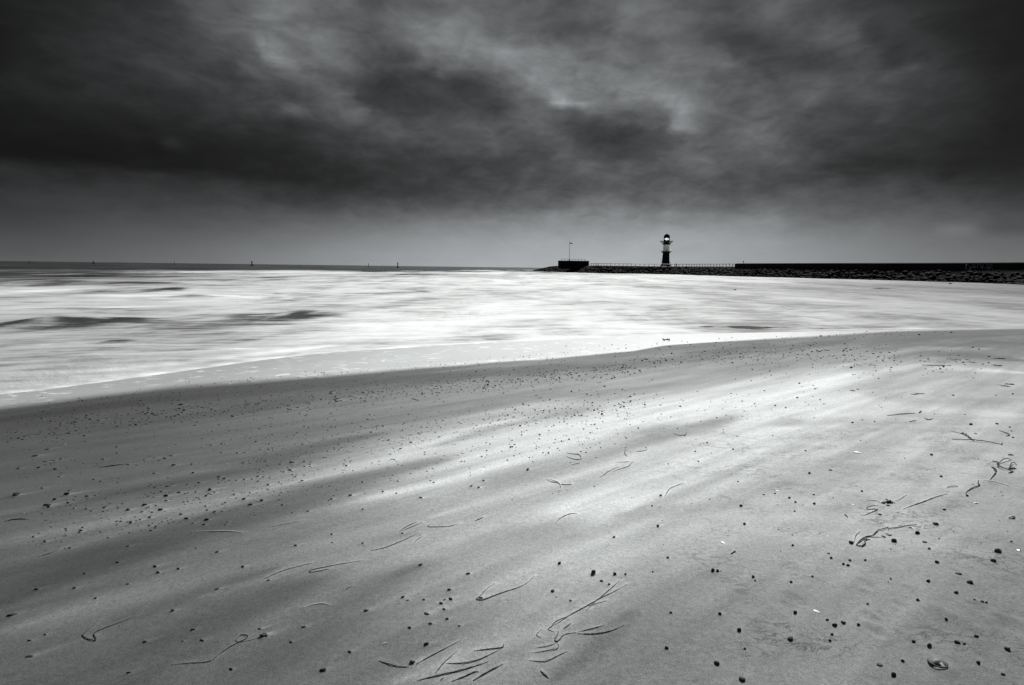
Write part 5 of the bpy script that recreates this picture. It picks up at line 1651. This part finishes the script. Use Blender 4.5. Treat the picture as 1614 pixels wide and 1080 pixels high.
part_strand('stem', dt, 'I', [(650, 518), (700, 535), (722, 556), (706, 580), (760, 610), (840, 630), (905, 645)], m_wood, 1.5, .015)
part_strand('branch', dt, 'I', [(720, 556), (790, 520), (880, 503)], m_wood, 1.2, .02)
part_strand('branch', dt, 'I', [(835, 617), (885, 614), (935, 612)], m_wood, 2.0, .006)
part_strand('branch', dt, 'I', [(850, 612), (890, 556), (945, 570)], m_wood, 1.0, .015)
part_strand('branch', dt, 'I', [(850, 665), (905, 646)], m_wood, 1.7, .004)
for pts, lab, wd, ex in [
        ([(735, 148), (800, 172), (850, 195), (842, 212), (812, 212)], 'bent twig with a hooked end beside the pale shell chip', 1.1, ()),
        ([(700, 650), (680, 620), (640, 592)], 'short thick twig pointing at the tangled one', 2.0, ()),
        ([(665, 625), (690, 660), (660, 700), (618, 748)], 'curved twig hanging below the short thick one', 1.1, ()),
        ([(482, 750), (475, 790), (490, 815), (400, 855), (350, 885), (325, 910)], 'elbow-shaped twig with a raised tip', 1.2, (([(480, 808), (490, 795)], .9),)),
        ([(97, 840), (160, 833), (232, 828)], 'small straight twig left of the elbow-shaped one', 1.0, ()),
        ([(330, 925), (340, 945), (355, 940)], 'dark crumb of wood under the elbow-shaped twig', 1.8, ()),
        ([(840, 446), (900, 450)], 'flat dark wood chip above the tangled twig', 1.6, ()),
        ([(690, 62), (716, 74)], 'short dark stub of wood above the bent twig', 1.5, ())]:
    strand('driftwood_twig', 'I', pts, m_wood, lab, 'twig', wd, lift=.006, group='twigs at the right edge', extra=ex)
for c, pts, lab, wd in [('J', [(200, 400), (230, 428), (258, 455)], 'short straight dark stick left of the letter S blade', 1.3),
                        ('C', [(1500, 218), (1532, 197)], 'tiny stick below the white shell alone on grey sand', 1.2),
                        ('O', [(390, 712), (540, 697), (640, 690)], 'long thin twig on pale sand at upper right', .8),
                        ('O', [(725, 735), (757, 752), (800, 740)], 'thin curved twig right below the long thin one', .8),
                        ('O', [(585, 768), (650, 758)], 'short thin twig under the long thin one', .8),
                        ('O', [(675, 690), (692, 672)], 'tiny upright twig at the right end of the long thin one', 1.2),
                        ('D', [(1450, 190), (1480, 186), (1475, 196), (1450, 196)], 'dark ring of weed at the right edge', 1.0)]:
    strand('driftwood_twig', c, pts, m_wood, lab, 'twig', wd, lift=.004, group='small sticks on the sand')
# twig snagged in the swash
p, _ = ground(1050, 537.5)
sn = empty('driftwood_snag', (p[0], p[1], max(ground_z(p[0], p[1]), 0)))
tag(sn, 'small dark driftwood snag stranded in the foam at the waterline', 'branch')
w_ = 5.5 * p[1] / FPX
MB().tube([(-w_ * 1.1, 0, w_ * .55), (-w_ * .5, .02, w_ * .35), (w_ * .7, 0, w_ * .38), (w_ * 1.0, 0, w_ * .6)], .016, 6).build('stem', m_straw, parent=sn, smooth=True)
MB().tube([(-w_ * .5, .02, w_ * .35), (-w_ * .8, -.05, 0)], .014, 6).build('twig', m_straw, parent=sn, smooth=True)
MB().tube([(w_ * .7, 0, w_ * .38), (w_ * .85, -.05, 0)], .012, 6).build('twig', m_straw, parent=sn, smooth=True)
MB().tube([(w_ * .7, 0, w_ * .38), (w_ * .4, 0.05, w_ * .7)], .010, 6).build('twig', m_straw, parent=sn, smooth=True)
MARKS += [('large grey broken mussel shell', 1478, 1046), ('dry forked driftwood branch', 1535, 695), ('tangled many-armed twig', 1575, 742), ('ragged dark seaweed tuft', 1400, 792), ('thick curl of the branching seaweed', 1358, 858)]
cand = []
for i, (o, a, b, spx, lab) in enumerate(singles):
    if lab:
        tag(o, lab, 'pebble')
        if len(lab.split()) <= 11:
            MARKS.append((lab, a, b))
for i, (o, a, b, spx, lab) in enumerate(singles):
    if lab:
        continue
    for (ml, ma, mbb) in MARKS:
        if len(ml.split()) > 12:
            continue
        ddx, ddy = a - ma, b - mbb
        dist = math.hypot(ddx, ddy)
        if dist < 3 or dist > 130:
            continue
        dr = ('right of' if ddx > 0 else 'left of') if abs(ddx) > abs(ddy) else ('below' if ddy > 0 else 'above')
        cand.append((dist, i, ml, dr))
done, taken = {}, set()
for dist, i, ml, dr in sorted(cand):
    if i in done or (ml, dr) in taken:
        continue
    taken.add((ml, dr))
    done[i] = 'pebble ' + dr + ' the ' + ml
for i, (o, a, b, spx, lab) in enumerate(singles):
    if lab:
        continue
    for test, l, g in ZONES:
        if test(a, b):
            tag(o, done.get(i, l), 'pebble', g)
            break
# sand banked along the far side of blades and twigs, lit edge painted pale
me_ = beach.data
for P, Rr in ALLSTR:
    for q, r_ in zip(P, Rr):
        sl = sub(q[0] - .05, q[0] + .05, q[1] - .05, q[1] + .06)
        g = np.exp(-(((BX[sl] - q[0] - .004) / .014) ** 2 + ((BY[sl] - q[1] - .010) / .012) ** 2))
        BANK_LIT[sl] = np.maximum(BANK_LIT[sl], g)
me_.attributes['albedo'].data.foreach_set('value', (ALB * (1 + 0.26 * BANK_LIT)).ravel().astype(np.float32))
co = np.stack([BX, BY, Z + 0.0012 * BANK_LIT], -1).reshape(-1, 3).astype(np.float32)
me_.vertices.foreach_set('co', co.ravel())
me_.update()
print('pebbles', len(peb_w), 'stones', len(stones), 'beach verts', BX.size, 'sea verts', SX.size)
